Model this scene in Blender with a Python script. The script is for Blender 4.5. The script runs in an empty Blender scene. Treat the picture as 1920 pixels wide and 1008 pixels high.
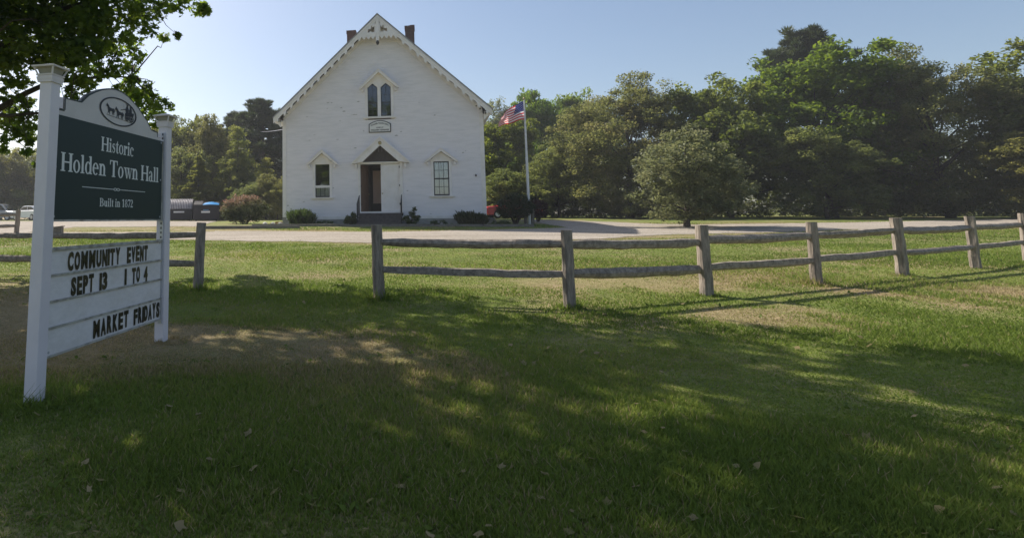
import bpy, bmesh, math, random
import numpy as np
from mathutils import Vector, Matrix
SC = bpy.context.scene
COL = SC.collection
R = math.radians

# ------------------------------------------------------------------ camera
EYE = np.array([0.0, 0.0, 1.55])
PITCH = math.atan((411 - 297.5) / 1100.0)
ROLL = 0.008
FW = np.array([0, math.cos(PITCH), math.sin(PITCH)])
R0 = np.array([1.0, 0, 0]); U0 = np.array([0, -math.sin(PITCH), math.cos(PITCH)])
UP = U0 * math.cos(ROLL) + R0 * math.sin(ROLL)
RT = R0 * math.cos(ROLL) - U0 * math.sin(ROLL)
cam = bpy.data.cameras.new('camera'); cam_o = bpy.data.objects.new('camera', cam); COL.objects.link(cam_o)
cam.sensor_fit = 'HORIZONTAL'; cam.sensor_width = 36.0
cam.lens = 1100 / 1920 * 36
cam.shift_x = 360 / 1920; cam.shift_y = -206.5 / 1920
cam.clip_start = 0.05; cam.clip_end = 3000
m = Matrix.Identity(4)
for i in range(3):
    m[i][0] = RT[i]; m[i][1] = UP[i]; m[i][2] = -FW[i]; m[i][3] = EYE[i]
cam_o.matrix_world = m
SC.camera = cam_o

# ------------------------------------------------------------------ sky, sun, exposure
SUN_EL, SUN_AZ = 43.5, -45.0          # azimuth clockwise from +Y
world = bpy.data.worlds.new('World'); SC.world = world; world.use_nodes = True
wn = world.node_tree.nodes; wl = world.node_tree.links
sky = wn.new('ShaderNodeTexSky'); sky.sky_type = 'NISHITA'; sky.sun_disc = False
sky.sun_elevation = R(SUN_EL); sky.sun_rotation = R(SUN_AZ)
sky.air_density = 1.0; sky.dust_density = 1.8; sky.ozone_density = 1.0; sky.altitude = 60
wl.new(sky.outputs[0], wn['Background'].inputs[0])
wn['Background'].inputs[1].default_value = 0.09
sun = bpy.data.lights.new('sun', 'SUN'); sun.energy = 4.3; sun.angle = R(0.53); sun.color = (1.0, 0.93, 0.82)
sun_o = bpy.data.objects.new('sun', sun); COL.objects.link(sun_o)
sdir = Vector((math.sin(R(SUN_AZ)) * math.cos(R(SUN_EL)), math.cos(R(SUN_AZ)) * math.cos(R(SUN_EL)), math.sin(R(SUN_EL))))
sun_o.rotation_euler = sdir.to_track_quat('Z', 'Y').to_euler()
sun_o.location = (-20, 20, 30)
SC.view_settings.view_transform = 'Standard'; SC.view_settings.look = 'None'
SC.view_settings.exposure = 0.68; SC.view_settings.gamma = 1.0
try: SC.cycles.use_denoising = True
except Exception: pass
SC.cycles.max_bounces = 8; SC.cycles.transparent_max_bounces = 12

# ------------------------------------------------------------------ helpers
def tag(o, label=None, cat=None, group=None, kind=None):
    if label: o['label'] = label
    if cat: o['category'] = cat
    if group: o['group'] = group
    if kind: o['kind'] = kind
    return o

def empty(name, loc=(0, 0, 0), rz=0, label=None, cat=None, group=None):
    o = bpy.data.objects.new(name, None); COL.objects.link(o)
    o.location = loc; o.rotation_euler = (0, 0, rz); o.empty_display_size = .2
    return tag(o, label, cat, group)

class MB:
    def __init__(s): s.v = []; s.f = []; s.mi = []; s.m = 0
    def face(s, idx): s.f.append(tuple(idx)); s.mi.append(s.m)
    def add(s, vs, fs):
        b = len(s.v); s.v += [tuple(p) for p in vs]
        for f in fs: s.face([b + i for i in f])
    def box(s, x0, x1, y0, y1, z0, z1):
        s.add([(x0,y0,z0),(x1,y0,z0),(x1,y1,z0),(x0,y1,z0),(x0,y0,z1),(x1,y0,z1),(x1,y1,z1),(x0,y1,z1)],
              [(0,3,2,1),(4,5,6,7),(0,1,5,4),(1,2,6,5),(2,3,7,6),(3,0,4,7)])
    def prism(s, pts, y0, y1):
        """polygon in (x,z), counter-clockwise seen from -y, extruded from y0 (front) to y1 (back)"""
        n = len(pts)
        a = sum(pts[i][0]*pts[(i+1)%n][1]-pts[(i+1)%n][0]*pts[i][1] for i in range(n))
        if a < 0: pts = pts[::-1]
        vs = [(x, y0, z) for x, z in pts] + [(x, y1, z) for x, z in pts]
        fs = [tuple(range(n)), tuple(range(2*n-1, n-1, -1))]
        for i in range(n):
            j = (i+1) % n; fs.append((i, i+n, j+n, j))
        s.add(vs, fs)
    def tube(s, pts, rad, seg=8, cap=True):
        pts = [Vector(p) for p in pts]; n = len(pts)
        if not hasattr(rad, '__len__'): rad = [rad]*n
        b = len(s.v); prev = None
        for i, p in enumerate(pts):
            d = (pts[min(i+1, n-1)] - pts[max(i-1, 0)]).normalized()
            if prev is None:
                a = d.orthogonal().normalized()
            else:
                a = (prev - d*prev.dot(d)); a = a.normalized() if a.length > 1e-6 else d.orthogonal().normalized()
            prev = a; c = d.cross(a)
            for k in range(seg):
                t = 2*math.pi*k/seg
                q = p + (a*math.cos(t) + c*math.sin(t))*rad[i]; s.v.append(tuple(q))
        for i in range(n-1):
            for k in range(seg):
                k2 = (k+1) % seg
                s.face((b+i*seg+k, b+i*seg+k2, b+(i+1)*seg+k2, b+(i+1)*seg+k))
        if cap:
            s.face([b+k for k in range(seg)][::-1]); s.face([b+(n-1)*seg+k for k in range(seg)])
    def lathe(s, prof, c=(0,0,0), seg=16, axis='z'):
        b = len(s.v); n = len(prof)
        for r, h in prof:
            for k in range(seg):
                t = 2*math.pi*k/seg; x, y = r*math.cos(t), r*math.sin(t)
                p = (x, y, h) if axis == 'z' else ((x, h, y) if axis == 'y' else (h, x, y))
                s.v.append((p[0]+c[0], p[1]+c[1], p[2]+c[2]))
        for i in range(n-1):
            for k in range(seg):
                k2 = (k+1) % seg
                s.face((b+i*seg+k, b+i*seg+k2, b+(i+1)*seg+k2, b+(i+1)*seg+k))
        s.face([b+k for k in range(seg)][::-1]); s.face([b+(n-1)*seg+k for k in range(seg)])
    def frustum(s, cx, cy, z0, a0, z1, a1):
        s.add([(cx-a0,cy-a0,z0),(cx+a0,cy-a0,z0),(cx+a0,cy+a0,z0),(cx-a0,cy+a0,z0),
               (cx-a1,cy-a1,z1),(cx+a1,cy-a1,z1),(cx+a1,cy+a1,z1),(cx-a1,cy+a1,z1)],
              [(0,3,2,1),(4,5,6,7),(0,1,5,4),(1,2,6,5),(2,3,7,6),(3,0,4,7)])
    def build(s, name, mats, parent=None, smooth=False, fix=False, kind=None, bevel=0):
        me = bpy.data.meshes.new(name); me.from_pydata(s.v, [], s.f)
        if not isinstance(mats, (list, tuple)): mats = [mats]
        for mm in mats: me.materials.append(mm)
        if len(mats) > 1: me.polygons.foreach_set('material_index', s.mi)
        if fix or bevel:
            bm = bmesh.new(); bm.from_mesh(me)
            bmesh.ops.recalc_face_normals(bm, faces=bm.faces)
            if bevel:
                bmesh.ops.bevel(bm, geom=[e for e in bm.edges], offset=bevel, segments=1, affect='EDGES', profile=.5)
            bm.to_mesh(me); bm.free()
        if smooth: me.polygons.foreach_set('use_smooth', [True]*len(me.polygons))
        me.update()
        o = bpy.data.objects.new(name, me); COL.objects.link(o)
        if parent: o.parent = parent
        if kind: o['kind'] = kind
        return o

def copy_tree(o, parent=None):
    c = o.copy(); COL.objects.link(c); c.parent = parent
    for ch in list(o.children): copy_tree(ch, c)
    return c

TY = [-60, -5, 32, 45, 60, 100, 900]; TZ = [-.4, -.195, 1.248, 1.5, 1.68, 2.0, 2.4]
def terr(y): return float(np.interp(y, TY, TZ))

def proj(P):
    v = np.asarray(P) - EYE; d = v @ FW
    return 600 + 1100*(v @ RT)/d, 297.5 - 1100*(v @ UP)/d, d
def at(px, py, D):
    v = FW + RT*(px-600)/1100 + UP*(297.5-py)/1100
    return EYE + v*(D/v[1])

# ------------------------------------------------------------------ materials
def newmat(name):
    mt = bpy.data.materials.new(name); mt.use_nodes = True
    return mt, mt.node_tree.nodes, mt.node_tree.links, mt.node_tree.nodes['Principled BSDF']

def M(name, c1, c2=None, scale=5., detail=4., rough=.6, bump=0., stretch=(1,1,1), metallic=0., spec=.4, lo=.35, hi=.65, fine=0., fscale=60., coord='Object', distort=0.):
    mt, n, l, b = newmat(name)
    b.inputs['Roughness'].default_value = rough; b.inputs['Metallic'].default_value = metallic
    b.inputs['Specular IOR Level'].default_value = spec
    b.inputs['Base Color'].default_value = (*c1, 1)
    if c2 is None and not bump: return mt
    tc = n.new('ShaderNodeTexCoord'); mp = n.new('ShaderNodeMapping'); mp.inputs['Scale'].default_value = stretch
    l.new(tc.outputs[coord], mp.inputs[0])
    nz = n.new('ShaderNodeTexNoise'); nz.inputs['Scale'].default_value = scale; nz.inputs['Detail'].default_value = detail
    nz.inputs['Distortion'].default_value = distort; nz.inputs['Roughness'].default_value = .6
    l.new(mp.outputs[0], nz.inputs['Vector'])
    if c2 is not None:
        rp = n.new('ShaderNodeMapRange'); rp.inputs[1].default_value = lo; rp.inputs[2].default_value = hi
        l.new(nz.outputs[0], rp.inputs[0])
        mx = n.new('ShaderNodeMix'); mx.data_type = 'RGBA'
        mx.inputs[6].default_value = (*c1, 1); mx.inputs[7].default_value = (*c2, 1)
        l.new(rp.outputs[0], mx.inputs[0]); out = mx.outputs[2]
        if fine:
            n2 = n.new('ShaderNodeTexNoise'); n2.inputs['Scale'].default_value = fscale; n2.inputs['Detail'].default_value = 3
            l.new(mp.outputs[0], n2.inputs['Vector'])
            r2 = n.new('ShaderNodeMapRange'); r2.inputs[1].default_value = .3; r2.inputs[2].default_value = .7
            r2.inputs[3].default_value = 1-fine; r2.inputs[4].default_value = 1+fine
            l.new(n2.outputs[0], r2.inputs[0])
            vm = n.new('ShaderNodeVectorMath'); vm.operation = 'SCALE'
            l.new(out, vm.inputs[0]); l.new(r2.outputs[0], vm.inputs['Scale']); out = vm.outputs[0]
        l.new(out, b.inputs['Base Color'])
    if bump:
        bp = n.new('ShaderNodeBump'); bp.inputs['Strength'].default_value = bump; bp.inputs['Distance'].default_value = .02
        l.new(nz.outputs[0], bp.inputs['Height']); l.new(bp.outputs[0], b.inputs['Normal'])
    return mt

def leafmat(name, dark, mid, light, trans=.38, rough=.55, hue=.03):
    mt, n, l, b = newmat(name)
    at_ = n.new('ShaderNodeAttribute'); at_.attribute_name = 'tint'
    rp = n.new('ShaderNodeValToRGB'); e = rp.color_ramp.elements
    e[0].position = 0; e[0].color = (*dark, 1); e[1].position = 1; e[1].color = (*light, 1)
    k = e.new(.5); k.color = (*mid, 1)
    l.new(at_.outputs['Fac'], rp.inputs[0])
    oi = n.new('ShaderNodeObjectInfo'); hs = n.new('ShaderNodeHueSaturation')
    mr = n.new('ShaderNodeMapRange'); mr.inputs[3].default_value = .5-hue; mr.inputs[4].default_value = .5+hue*.6
    l.new(oi.outputs['Random'], mr.inputs[0]); l.new(mr.outputs[0], hs.inputs['Hue'])
    l.new(rp.outputs[0], hs.inputs['Color'])
    l.new(hs.outputs[0], b.inputs['Base Color']); b.inputs['Roughness'].default_value = rough
    b.inputs['Specular IOR Level'].default_value = .3
    tr = n.new('ShaderNodeBsdfTranslucent'); hs2 = n.new('ShaderNodeHueSaturation')
    hs2.inputs['Hue'].default_value = .48; hs2.inputs['Saturation'].default_value = 1.1; hs2.inputs['Value'].default_value = 1.5
    l.new(hs.outputs[0], hs2.inputs['Color']); l.new(hs2.outputs[0], tr.inputs[0])
    ms = n.new('ShaderNodeMixShader'); ms.inputs[0].default_value = trans
    l.new(b.outputs[0], ms.inputs[1]); l.new(tr.outputs[0], ms.inputs[2])
    l.new(ms.outputs[0], n['Material Output'].inputs[0])
    return mt

def glassmat(name, tint=(.9,.93,.95), refl=.16):
    mt, n, l, b = newmat(name); n.remove(b)
    t = n.new('ShaderNodeBsdfTransparent'); t.inputs[0].default_value = (*tint, 1)
    g = n.new('ShaderNodeBsdfGlossy'); g.inputs['Roughness'].default_value = .03
    lw = n.new('ShaderNodeFresnel'); lw.inputs[0].default_value = 1.5
    ad = n.new('ShaderNodeMath'); ad.operation = 'ADD'; ad.inputs[1].default_value = refl
    l.new(lw.outputs[0], ad.inputs[0])
    ms = n.new('ShaderNodeMixShader'); l.new(ad.outputs[0], ms.inputs[0])
    l.new(t.outputs[0], ms.inputs[1]); l.new(g.outputs[0], ms.inputs[2]); l.new(ms.outputs[0], n['Material Output'].inputs[0])
    return mt

m_siding = M('white_clapboard', (.83,.79,.805), (.74,.71,.72), scale=1.1, stretch=(1,1,6), rough=.6, fine=.04, fscale=40, lo=.42, hi=.72)
m_white = M('white_trim', (.82,.775,.755), (.72,.675,.63), scale=2.2, rough=.55, lo=.45, hi=.75)
m_found = M('concrete_foundation', (.34,.33,.31), (.25,.24,.22), scale=3, rough=.85, bump=.2)
m_chip = M('bare_wood_chip', (.22,.20,.18), (.32,.30,.28), scale=9, rough=.8)
m_roof = M('grey_shingles', (.22,.22,.23), (.28,.28,.29), scale=6, rough=.9)
m_brick = M('chimney_brick', (.10,.055,.045), (.15,.08,.062), scale=8, rough=.85)
m_mortar = M('chimney_mortar', (.16,.14,.125), rough=.9)
m_brown = M('brown_door_inside', (.26,.16,.105), (.20,.12,.08), scale=3, stretch=(4,4,1), rough=.5)
m_tan = M('tan_wall', (.72,.50,.40), (.66,.45,.36), scale=2, rough=.7)
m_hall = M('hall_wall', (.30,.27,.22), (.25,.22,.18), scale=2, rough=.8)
m_darkwood = M('dark_louvre_wood', (.045,.036,.030), (.065,.052,.042), scale=4, stretch=(6,6,1), rough=.7)
m_hallfloor = M('hall_floor', (.10,.07,.05), (.14,.10,.07), scale=4, rough=.5)
m_iron = M('black_iron', (.02,.02,.022), rough=.45)
m_sash = M('dark_sash', (.05,.05,.055), (.035,.035,.04), scale=6, rough=.5)
m_step = M('brick_step', (.105,.09,.085), (.07,.06,.058), scale=7, rough=.85, bump=.3)
m_glass = glassmat('window_glass')
m_glassup = glassmat('upper_window_glass', (.6,.65,.72), .06)
m_curtain = M('white_curtain', (.78,.78,.76), (.66,.66,.64), scale=3, stretch=(8,8,.6), rough=.9)
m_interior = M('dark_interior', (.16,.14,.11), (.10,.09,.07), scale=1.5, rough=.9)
m_brass = M('old_brass', (.45,.36,.18), (.30,.24,.12), scale=9, rough=.5, metallic=.3)
m_plaq = M('plaque_white', (.74,.73,.70), rough=.6)
m_black = M('black_paint', (.025,.025,.03), rough=.5)
m_vinyl = M('white_vinyl', (.76,.70,.735), (.68,.625,.645), scale=2.6, rough=.38, lo=.4, hi=.8)
m_lens = M('cap_lens', (.34,.32,.27), (.28,.26,.22), scale=9, rough=.4)
m_green = M('dark_green_sign', (.017,.033,.032), (.022,.040,.038), scale=1.2, rough=.5, lo=.3, hi=.7)
m_cream = M('sign_cream', (.62,.575,.56), (.54,.50,.48), scale=3, rough=.55, lo=.4, hi=.75)
m_ltr = M('sign_lettering', (.74,.74,.72), rough=.5)
m_edge = M('sign_dark_edge', (.035,.05,.05), rough=.5)
m_board = M('letter_board_white', (.76,.72,.72), (.66,.62,.59), scale=2.5, stretch=(1,1,2), rough=.45, lo=.42, hi=.75, fine=.05, fscale=18)
m_track = M('letter_track', (.50,.48,.44), (.24,.22,.19), scale=9, rough=.5, lo=.4, hi=.65)
m_letter = M('black_letter', (.025,.022,.015), (.07,.055,.02), scale=7, rough=.35, lo=.45, hi=.7)
m_alu = M('aluminium_channel', (.55,.55,.58), rough=.35, metallic=.6)
m_fence = M('weathered_rail', (.33,.28,.235), (.17,.14,.115), scale=5, stretch=(3,3,3), rough=.9, bump=.5, fine=.22, fscale=22, lo=.38, hi=.66)
m_fpost = M('weathered_post', (.32,.27,.225), (.17,.14,.115), scale=5, stretch=(5,5,.7), rough=.9, bump=.6, fine=.2, fscale=16, lo=.38, hi=.66)
m_endgrain = M('sawn_end', (.34,.29,.23), (.24,.20,.16), scale=20, rough=.9)
m_bark = M('bark', (.085,.068,.055), (.045,.036,.03), scale=4, stretch=(3,3,.5), rough=.95, bump=.6)
m_pole = M('white_flagpole', (.78,.78,.78), (.66,.66,.65), scale=3, rough=.4)
def cloth(name, c):
    mt, n, l, b = newmat(name); b.inputs['Base Color'].default_value = (*c, 1); b.inputs['Roughness'].default_value = .7; b.inputs['Specular IOR Level'].default_value = .2
    tr = n.new('ShaderNodeBsdfTranslucent'); tr.inputs[0].default_value = (*c, 1)
    ms = n.new('ShaderNodeMixShader'); ms.inputs[0].default_value = .5; l.new(b.outputs[0], ms.inputs[1]); l.new(tr.outputs[0], ms.inputs[2]); l.new(ms.outputs[0], n['Material Output'].inputs[0]); return mt
m_red = cloth('flag_red', (.58,.025,.05)); m_fw = cloth('flag_white', (.82,.81,.80)); m_blue = cloth('flag_blue', (.022,.032,.17))
m_timber = M('edging_timber', (.22,.20,.17), (.13,.115,.10), scale=6, stretch=(1,4,4), rough=.9, bump=.4)
m_dump = M('dumpster_black', (.011,.010,.014), (.018,.016,.020), scale=4, rough=.5)
m_lid_glint = M('dumpster_lid_glint', (.50,.46,.46), (.38,.35,.35), scale=3, rough=.3)  # pale tone paints sun glint onto the ridges of a dark lid
m_bluelid = M('blue_lid', (.03,.22,.50), (.04,.28,.60), scale=4, rough=.4)
m_dlabel = M('dumpster_label', (.62,.62,.62), rough=.5)
m_bluel = M('blue_label', (.10,.30,.55), rough=.5)
m_stone = M('pale_stone', (.55,.53,.50), (.36,.34,.32), scale=6, rough=.9, bump=.4)
m_rust = M('rubble_brick', (.30,.15,.10), (.22,.12,.09), scale=6, rough=.9)
m_tyre = M('tyre', (.015,.015,.015), rough=.8); m_rim = M('rim', (.45,.45,.47), rough=.3, metallic=.7)
m_cglass = M('car_glass', (.015,.018,.02), rough=.08, spec=.6)
m_lamp_r = M('tail_lamp', (.35,.02,.02), rough=.2); m_lamp_w = M('head_lamp', (.7,.7,.68), rough=.15)
def paint(n, c): return M(n, c, rough=.25, spec=.6)

# leaves
l_maple = leafmat('maple_leaves', (.042,.082,.016), (.100,.170,.030), (.170,.235,.046), .6)
l_bright = leafmat('bright_leaves', (.055,.100,.016), (.105,.175,.026), (.160,.230,.042), .58)
l_mid = leafmat('mid_leaves', (.068,.092,.022), (.122,.155,.036), (.185,.210,.055), .58)
l_olive = leafmat('olive_leaves', (.082,.102,.032), (.145,.170,.052), (.215,.230,.078), .58)
l_rust = leafmat('rusty_olive_leaves', (.084,.102,.034), (.150,.172,.060), (.220,.212,.088), .6, hue=.012)
l_feather = leafmat('feathery_leaves', (.085,.115,.030), (.160,.195,.048), (.235,.255,.075), .6)
l_pale = leafmat('pale_leaves', (.08,.10,.045), (.14,.17,.075), (.22,.235,.125), .5)
l_pine = leafmat('pine_needles', (.026,.048,.020), (.046,.074,.028), (.080,.112,.040), .3)
l_spruce = leafmat('young_conifer_needles', (.085,.125,.030), (.150,.195,.046), (.215,.255,.066), .55)
l_pink = leafmat('pink_tinged_leaves', (.034,.060,.018), (.075,.090,.032), (.29,.185,.130), .42, hue=.005)
l_yew = leafmat('yew_needles', (.028,.052,.018), (.050,.090,.026), (.090,.140,.038), .35)
l_dense = leafmat('dense_dark_leaves', (.018,.032,.012), (.032,.052,.018), (.060,.080,.028), .3)
l_maroon = leafmat('maroon_leaves', (.03,.010,.012), (.05,.018,.018), (.08,.03,.025), .25, hue=.005)

# ------------------------------------------------------------------ ground, drive, lot, lawn
NOISE = np.random.default_rng(5)
_k = NOISE.normal(size=(24,2)) * np.repeat([.35,.8,1.7,3.2], 6)[:,None]; _p = NOISE.uniform(0, 6.28, 24); _a = np.repeat([1,.6,.35,.2], 6)
def wob(x, y):
    x = np.asarray(x, float); y = np.asarray(y, float); s = 0
    for k, p, a in zip(_k, _p, _a): s = s + a*np.sin(k[0]*x + k[1]*y + p)
    return s / 2.6
NEX = [-60, -25, -14, -9, -5, 1.7, 7.1, 11.5, 16, 25, 40, 80]
NEY = [30, 27.5, 25.6, 24.0, 21.6, 19.3, 19.8, 21.2, 22.6, 24.5, 27, 33]
FEX = [-60, -40, -7.6, -7.0, -6.2, -5.4, 2.2, 9.5, 11.4, 11.8, 13.0, 13.6, 14.6, 15.2, 16.0, 16.6, 18.5, 25, 40, 80]
FEY = [58, 58, 44.0, 36, 30.5, 27.6, 25.2, 26.6, 27.2, 32, 37, 40, 40, 37.5, 33.5, 30.6, 29.4, 29.8, 32.5, 39]
def near_edge(x): return np.interp(x, NEX, NEY)
def far_edge(x): return np.interp(x, FEX, FEY)
def in_drive(x, y, grow=0):
    x = np.asarray(x, float); y = np.asarray(y, float)
    w = wob(x*1.2, y*1.2)*.22
    isl = (x > -13.5+w) & (x < -4.9) & (y > 26.9+w-grow*0) & (y < 31.3+w*2) 
    return (y > near_edge(x)+w-grow) & (y < far_edge(x)+w*1.2+grow) & ~isl

def ground_mat():
    mt, n, l, b = newmat('lawn_soil')
    g = n.new('ShaderNodeNewGeometry')
    def noise(sc, det=4, rgh=.6):
        z = n.new('ShaderNodeTexNoise'); z.inputs['Scale'].default_value = sc; z.inputs['Detail'].default_value = det; z.inputs['Roughness'].default_value = rgh
        l.new(g.outputs['Position'], z.inputs['Vector']); return z.outputs[0]
    def rng(v, a, c, o0=0, o1=1):
        r = n.new('ShaderNodeMapRange'); r.inputs[1].default_value = a; r.inputs[2].default_value = c; r.inputs[3].default_value = o0; r.inputs[4].default_value = o1
        l.new(v, r.inputs[0]); return r.outputs[0]
    def mix(f, a, c):
        x = n.new('ShaderNodeMix'); x.data_type = 'RGBA'
        if isinstance(f, float): x.inputs[0].default_value = f
        else: l.new(f, x.inputs[0])
        for i, v in ((6, a), (7, c)):
            if isinstance(v, tuple): x.inputs[i].default_value = (*v, 1)
            else: l.new(v, x.inputs[i])
        return x.outputs[2]
    a_ = n.new('ShaderNodeAttribute'); a_.attribute_name = 'dry'
    ad = n.new('ShaderNodeMath'); ad.operation = 'ADD'
    l.new(rng(noise(.42, 6, .65), .50, .66), ad.inputs[0]); l.new(a_.outputs['Fac'], ad.inputs[1]); ad.use_clamp = True
    green = mix(rng(noise(1.3, 5), .35, .7), (.125,.17,.030), (.21,.245,.050))
    green = mix(rng(noise(9, 3), .4, .75), green, (.15,.155,.06))
    col = mix(ad.outputs[0], green, mix(rng(noise(6, 4), .35, .65), (.34,.265,.155), (.24,.19,.10)))
    col2 = n.new('ShaderNodeVectorMath'); col2.operation = 'SCALE'; l.new(col, col2.inputs[0]); l.new(rng(noise(45, 3), .25, .75, .62, 1.3), col2.inputs['Scale'])
    l.new(col2.outputs[0], b.inputs['Base Color']); b.inputs['Roughness'].default_value = .9; b.inputs['Specular IOR Level'].default_value = .15
    bp = n.new('ShaderNodeBump'); bp.inputs['Strength'].default_value = .6; bp.inputs['Distance'].default_value = .03
    l.new(noise(38, 4), bp.inputs['Height']); l.new(bp.outputs[0], b.inputs['Normal'])
    return mt
m_ground = ground_mat()

def dryness(x, y):
    d = np.minimum(np.abs(y-near_edge(x)), np.abs(y-far_edge(x)))
    e = np.clip(1-(d+wob(x, y)*.5)/1.1, 0, 1)*.8
    e = np.maximum(e, np.where((x > -13.5) & (x < -4.9) & (y > 26.5) & (y < 31.5), .55, 0))
    worn = np.clip((wob(x*1.15+9, y*1.25)+.5*wob(x*2.9, y*3.1+4)-.10)*1.7, 0, .95)*np.clip((13.0-y)/3.5, 0, 1)*np.clip((y-4)/3, .25, 1)
    return np.clip(e+worn, 0, 1)

def grid_obj(name, xs, ys, mat, z_off=0, keep=None, attr=None, kind='structure', bumps=0):
    X, Y = np.meshgrid(xs, ys); Z = np.interp(Y, TY, TZ) + z_off
    if bumps: Z = Z + wob(X*.6, Y*.6)*bumps
    nx, ny = len(xs), len(ys)
    vs = np.stack([X, Y, Z], -1).reshape(-1, 3)
    i, j = np.meshgrid(np.arange(nx-1), np.arange(ny-1)); a = (j*nx+i).ravel()
    fs = np.stack([a, a+1, a+nx+1, a+nx], 1)
    if keep is not None:
        c = vs[fs].mean(1); fs = fs[keep(c[:,0], c[:,1])]
        used = np.unique(fs); mp = np.zeros(len(vs), int); mp[used] = np.arange(len(used)); vs = vs[used]; fs = mp[fs]
    me = bpy.data.meshes.new(name); me.from_pydata(vs.tolist(), [], fs.tolist())
    me.materials.append(mat); me.polygons.foreach_set('use_smooth', [True]*len(fs))
    if attr is not None:
        at_ = me.attributes.new('dry', 'FLOAT', 'POINT'); at_.data.foreach_set('value', attr(vs[:,0], vs[:,1]).astype(np.float32))
    o = bpy.data.objects.new(name, me); COL.objects.link(o); o['kind'] = kind
    return o
xs = np.concatenate([np.linspace(-240, -60, 8)[:-1], np.arange(-60, -14, 2.), np.arange(-14, 26, .4), np.arange(26, 60, 2.), np.linspace(60, 240, 8)])
ys = np.concatenate([[-40, -25, -12, -5], np.arange(-2, 32.01, .4)[1:], [32.8, 34, 36, 38, 40, 42.5, 45, 50, 55, 60, 70, 80, 100, 140, 180, 240]])
grid_obj('ground', xs, ys, m_ground, attr=dryness)

def gravel_mat():
    mt, n, l, b = newmat('gravel')
    g = n.new('ShaderNodeNewGeometry')
    v = n.new('ShaderNodeTexVoronoi'); v.inputs['Scale'].default_value = 26; l.new(g.outputs['Position'], v.inputs['Vector'])
    z = n.new('ShaderNodeTexNoise'); z.inputs['Scale'].default_value = .8; z.inputs['Detail'].default_value = 8; z.inputs['Roughness'].default_value = .7; mpn = n.new('ShaderNodeMapping'); mpn.inputs['Scale'].default_value = (.35, 1.5, 1); l.new(g.outputs['Position'], mpn.inputs[0]); l.new(mpn.outputs[0], z.inputs['Vector'])
    mx = n.new('ShaderNodeMix'); mx.data_type = 'RGBA'; mx.inputs[6].default_value = (.37,.325,.275,1); mx.inputs[7].default_value = (.27,.235,.19,1)
    r = n.new('ShaderNodeMapRange'); r.inputs[1].default_value = .38; r.inputs[2].default_value = .65; l.new(z.outputs[0], r.inputs[0]); l.new(r.outputs[0], mx.inputs[0])
    sp = n.new('ShaderNodeSeparateColor'); l.new(v.outputs['Color'], sp.inputs[0])
    r2 = n.new('ShaderNodeMapRange'); r2.inputs[3].default_value = .72; r2.inputs[4].default_value = 1.28; l.new(sp.outputs[0], r2.inputs[0])
    vm = n.new('ShaderNodeVectorMath'); vm.operation = 'SCALE'; l.new(mx.outputs[2], vm.inputs[0]); l.new(r2.outputs[0], vm.inputs['Scale'])
    l.new(vm.outputs[0], b.inputs['Base Color']); b.inputs['Roughness'].default_value = .95; b.inputs['Specular IOR Level'].default_value = .15
    bp = n.new('ShaderNodeBump'); bp.inputs['Strength'].default_value = .5; bp.inputs['Distance'].default_value = .02; bp.invert = True
    l.new(v.outputs['Distance'], bp.inputs['Height']); l.new(bp.outputs[0], b.inputs['Normal'])
    return mt
m_gravel = gravel_mat()
dx = np.concatenate([np.arange(-60, -14, .8), np.arange(-14, 26, .2), np.arange(26, 60.1, .8)])
dy = np.concatenate([np.arange(18, 32, .16), np.arange(32, 62.1, .5)])
grid_obj('gravel_driveway', dx, dy, m_gravel, .012, keep=in_drive)

# grass blades
def grass_mat():
    mt, n, l, b = newmat('grass_blades')
    at_ = n.new('ShaderNodeAttribute'); at_.attribute_name = 'tint'
    rp = n.new('ShaderNodeValToRGB'); e = rp.color_ramp.elements
    e[0].position = 0; e[0].color = (.11,.155,.028,1); e[1].position = 1; e[1].color = (.46,.36,.215,1)
    for p, c in ((.35,(.185,.255,.042)), (.62,(.265,.295,.068)), (.78,(.32,.265,.12))):
        k = e.new(p); k.color = (*c, 1)
    l.new(at_.outputs['Fac'], rp.inputs[0]); l.new(rp.outputs[0], b.inputs['Base Color']); b.inputs['Roughness'].default_value = .6; b.inputs['Specular IOR Level'].default_value = .2
    tr = n.new('ShaderNodeBsdfTranslucent'); l.new(rp.outputs[0], tr.inputs[0])
    ms = n.new('ShaderNodeMixShader'); ms.inputs[0].default_value = .5
    l.new(b.outputs[0], ms.inputs[1]); l.new(tr.outputs[0], ms.inputs[2]); l.new(ms.outputs[0], n['Material Output'].inputs[0])
    return mt
m_grass = grass_mat()
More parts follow.
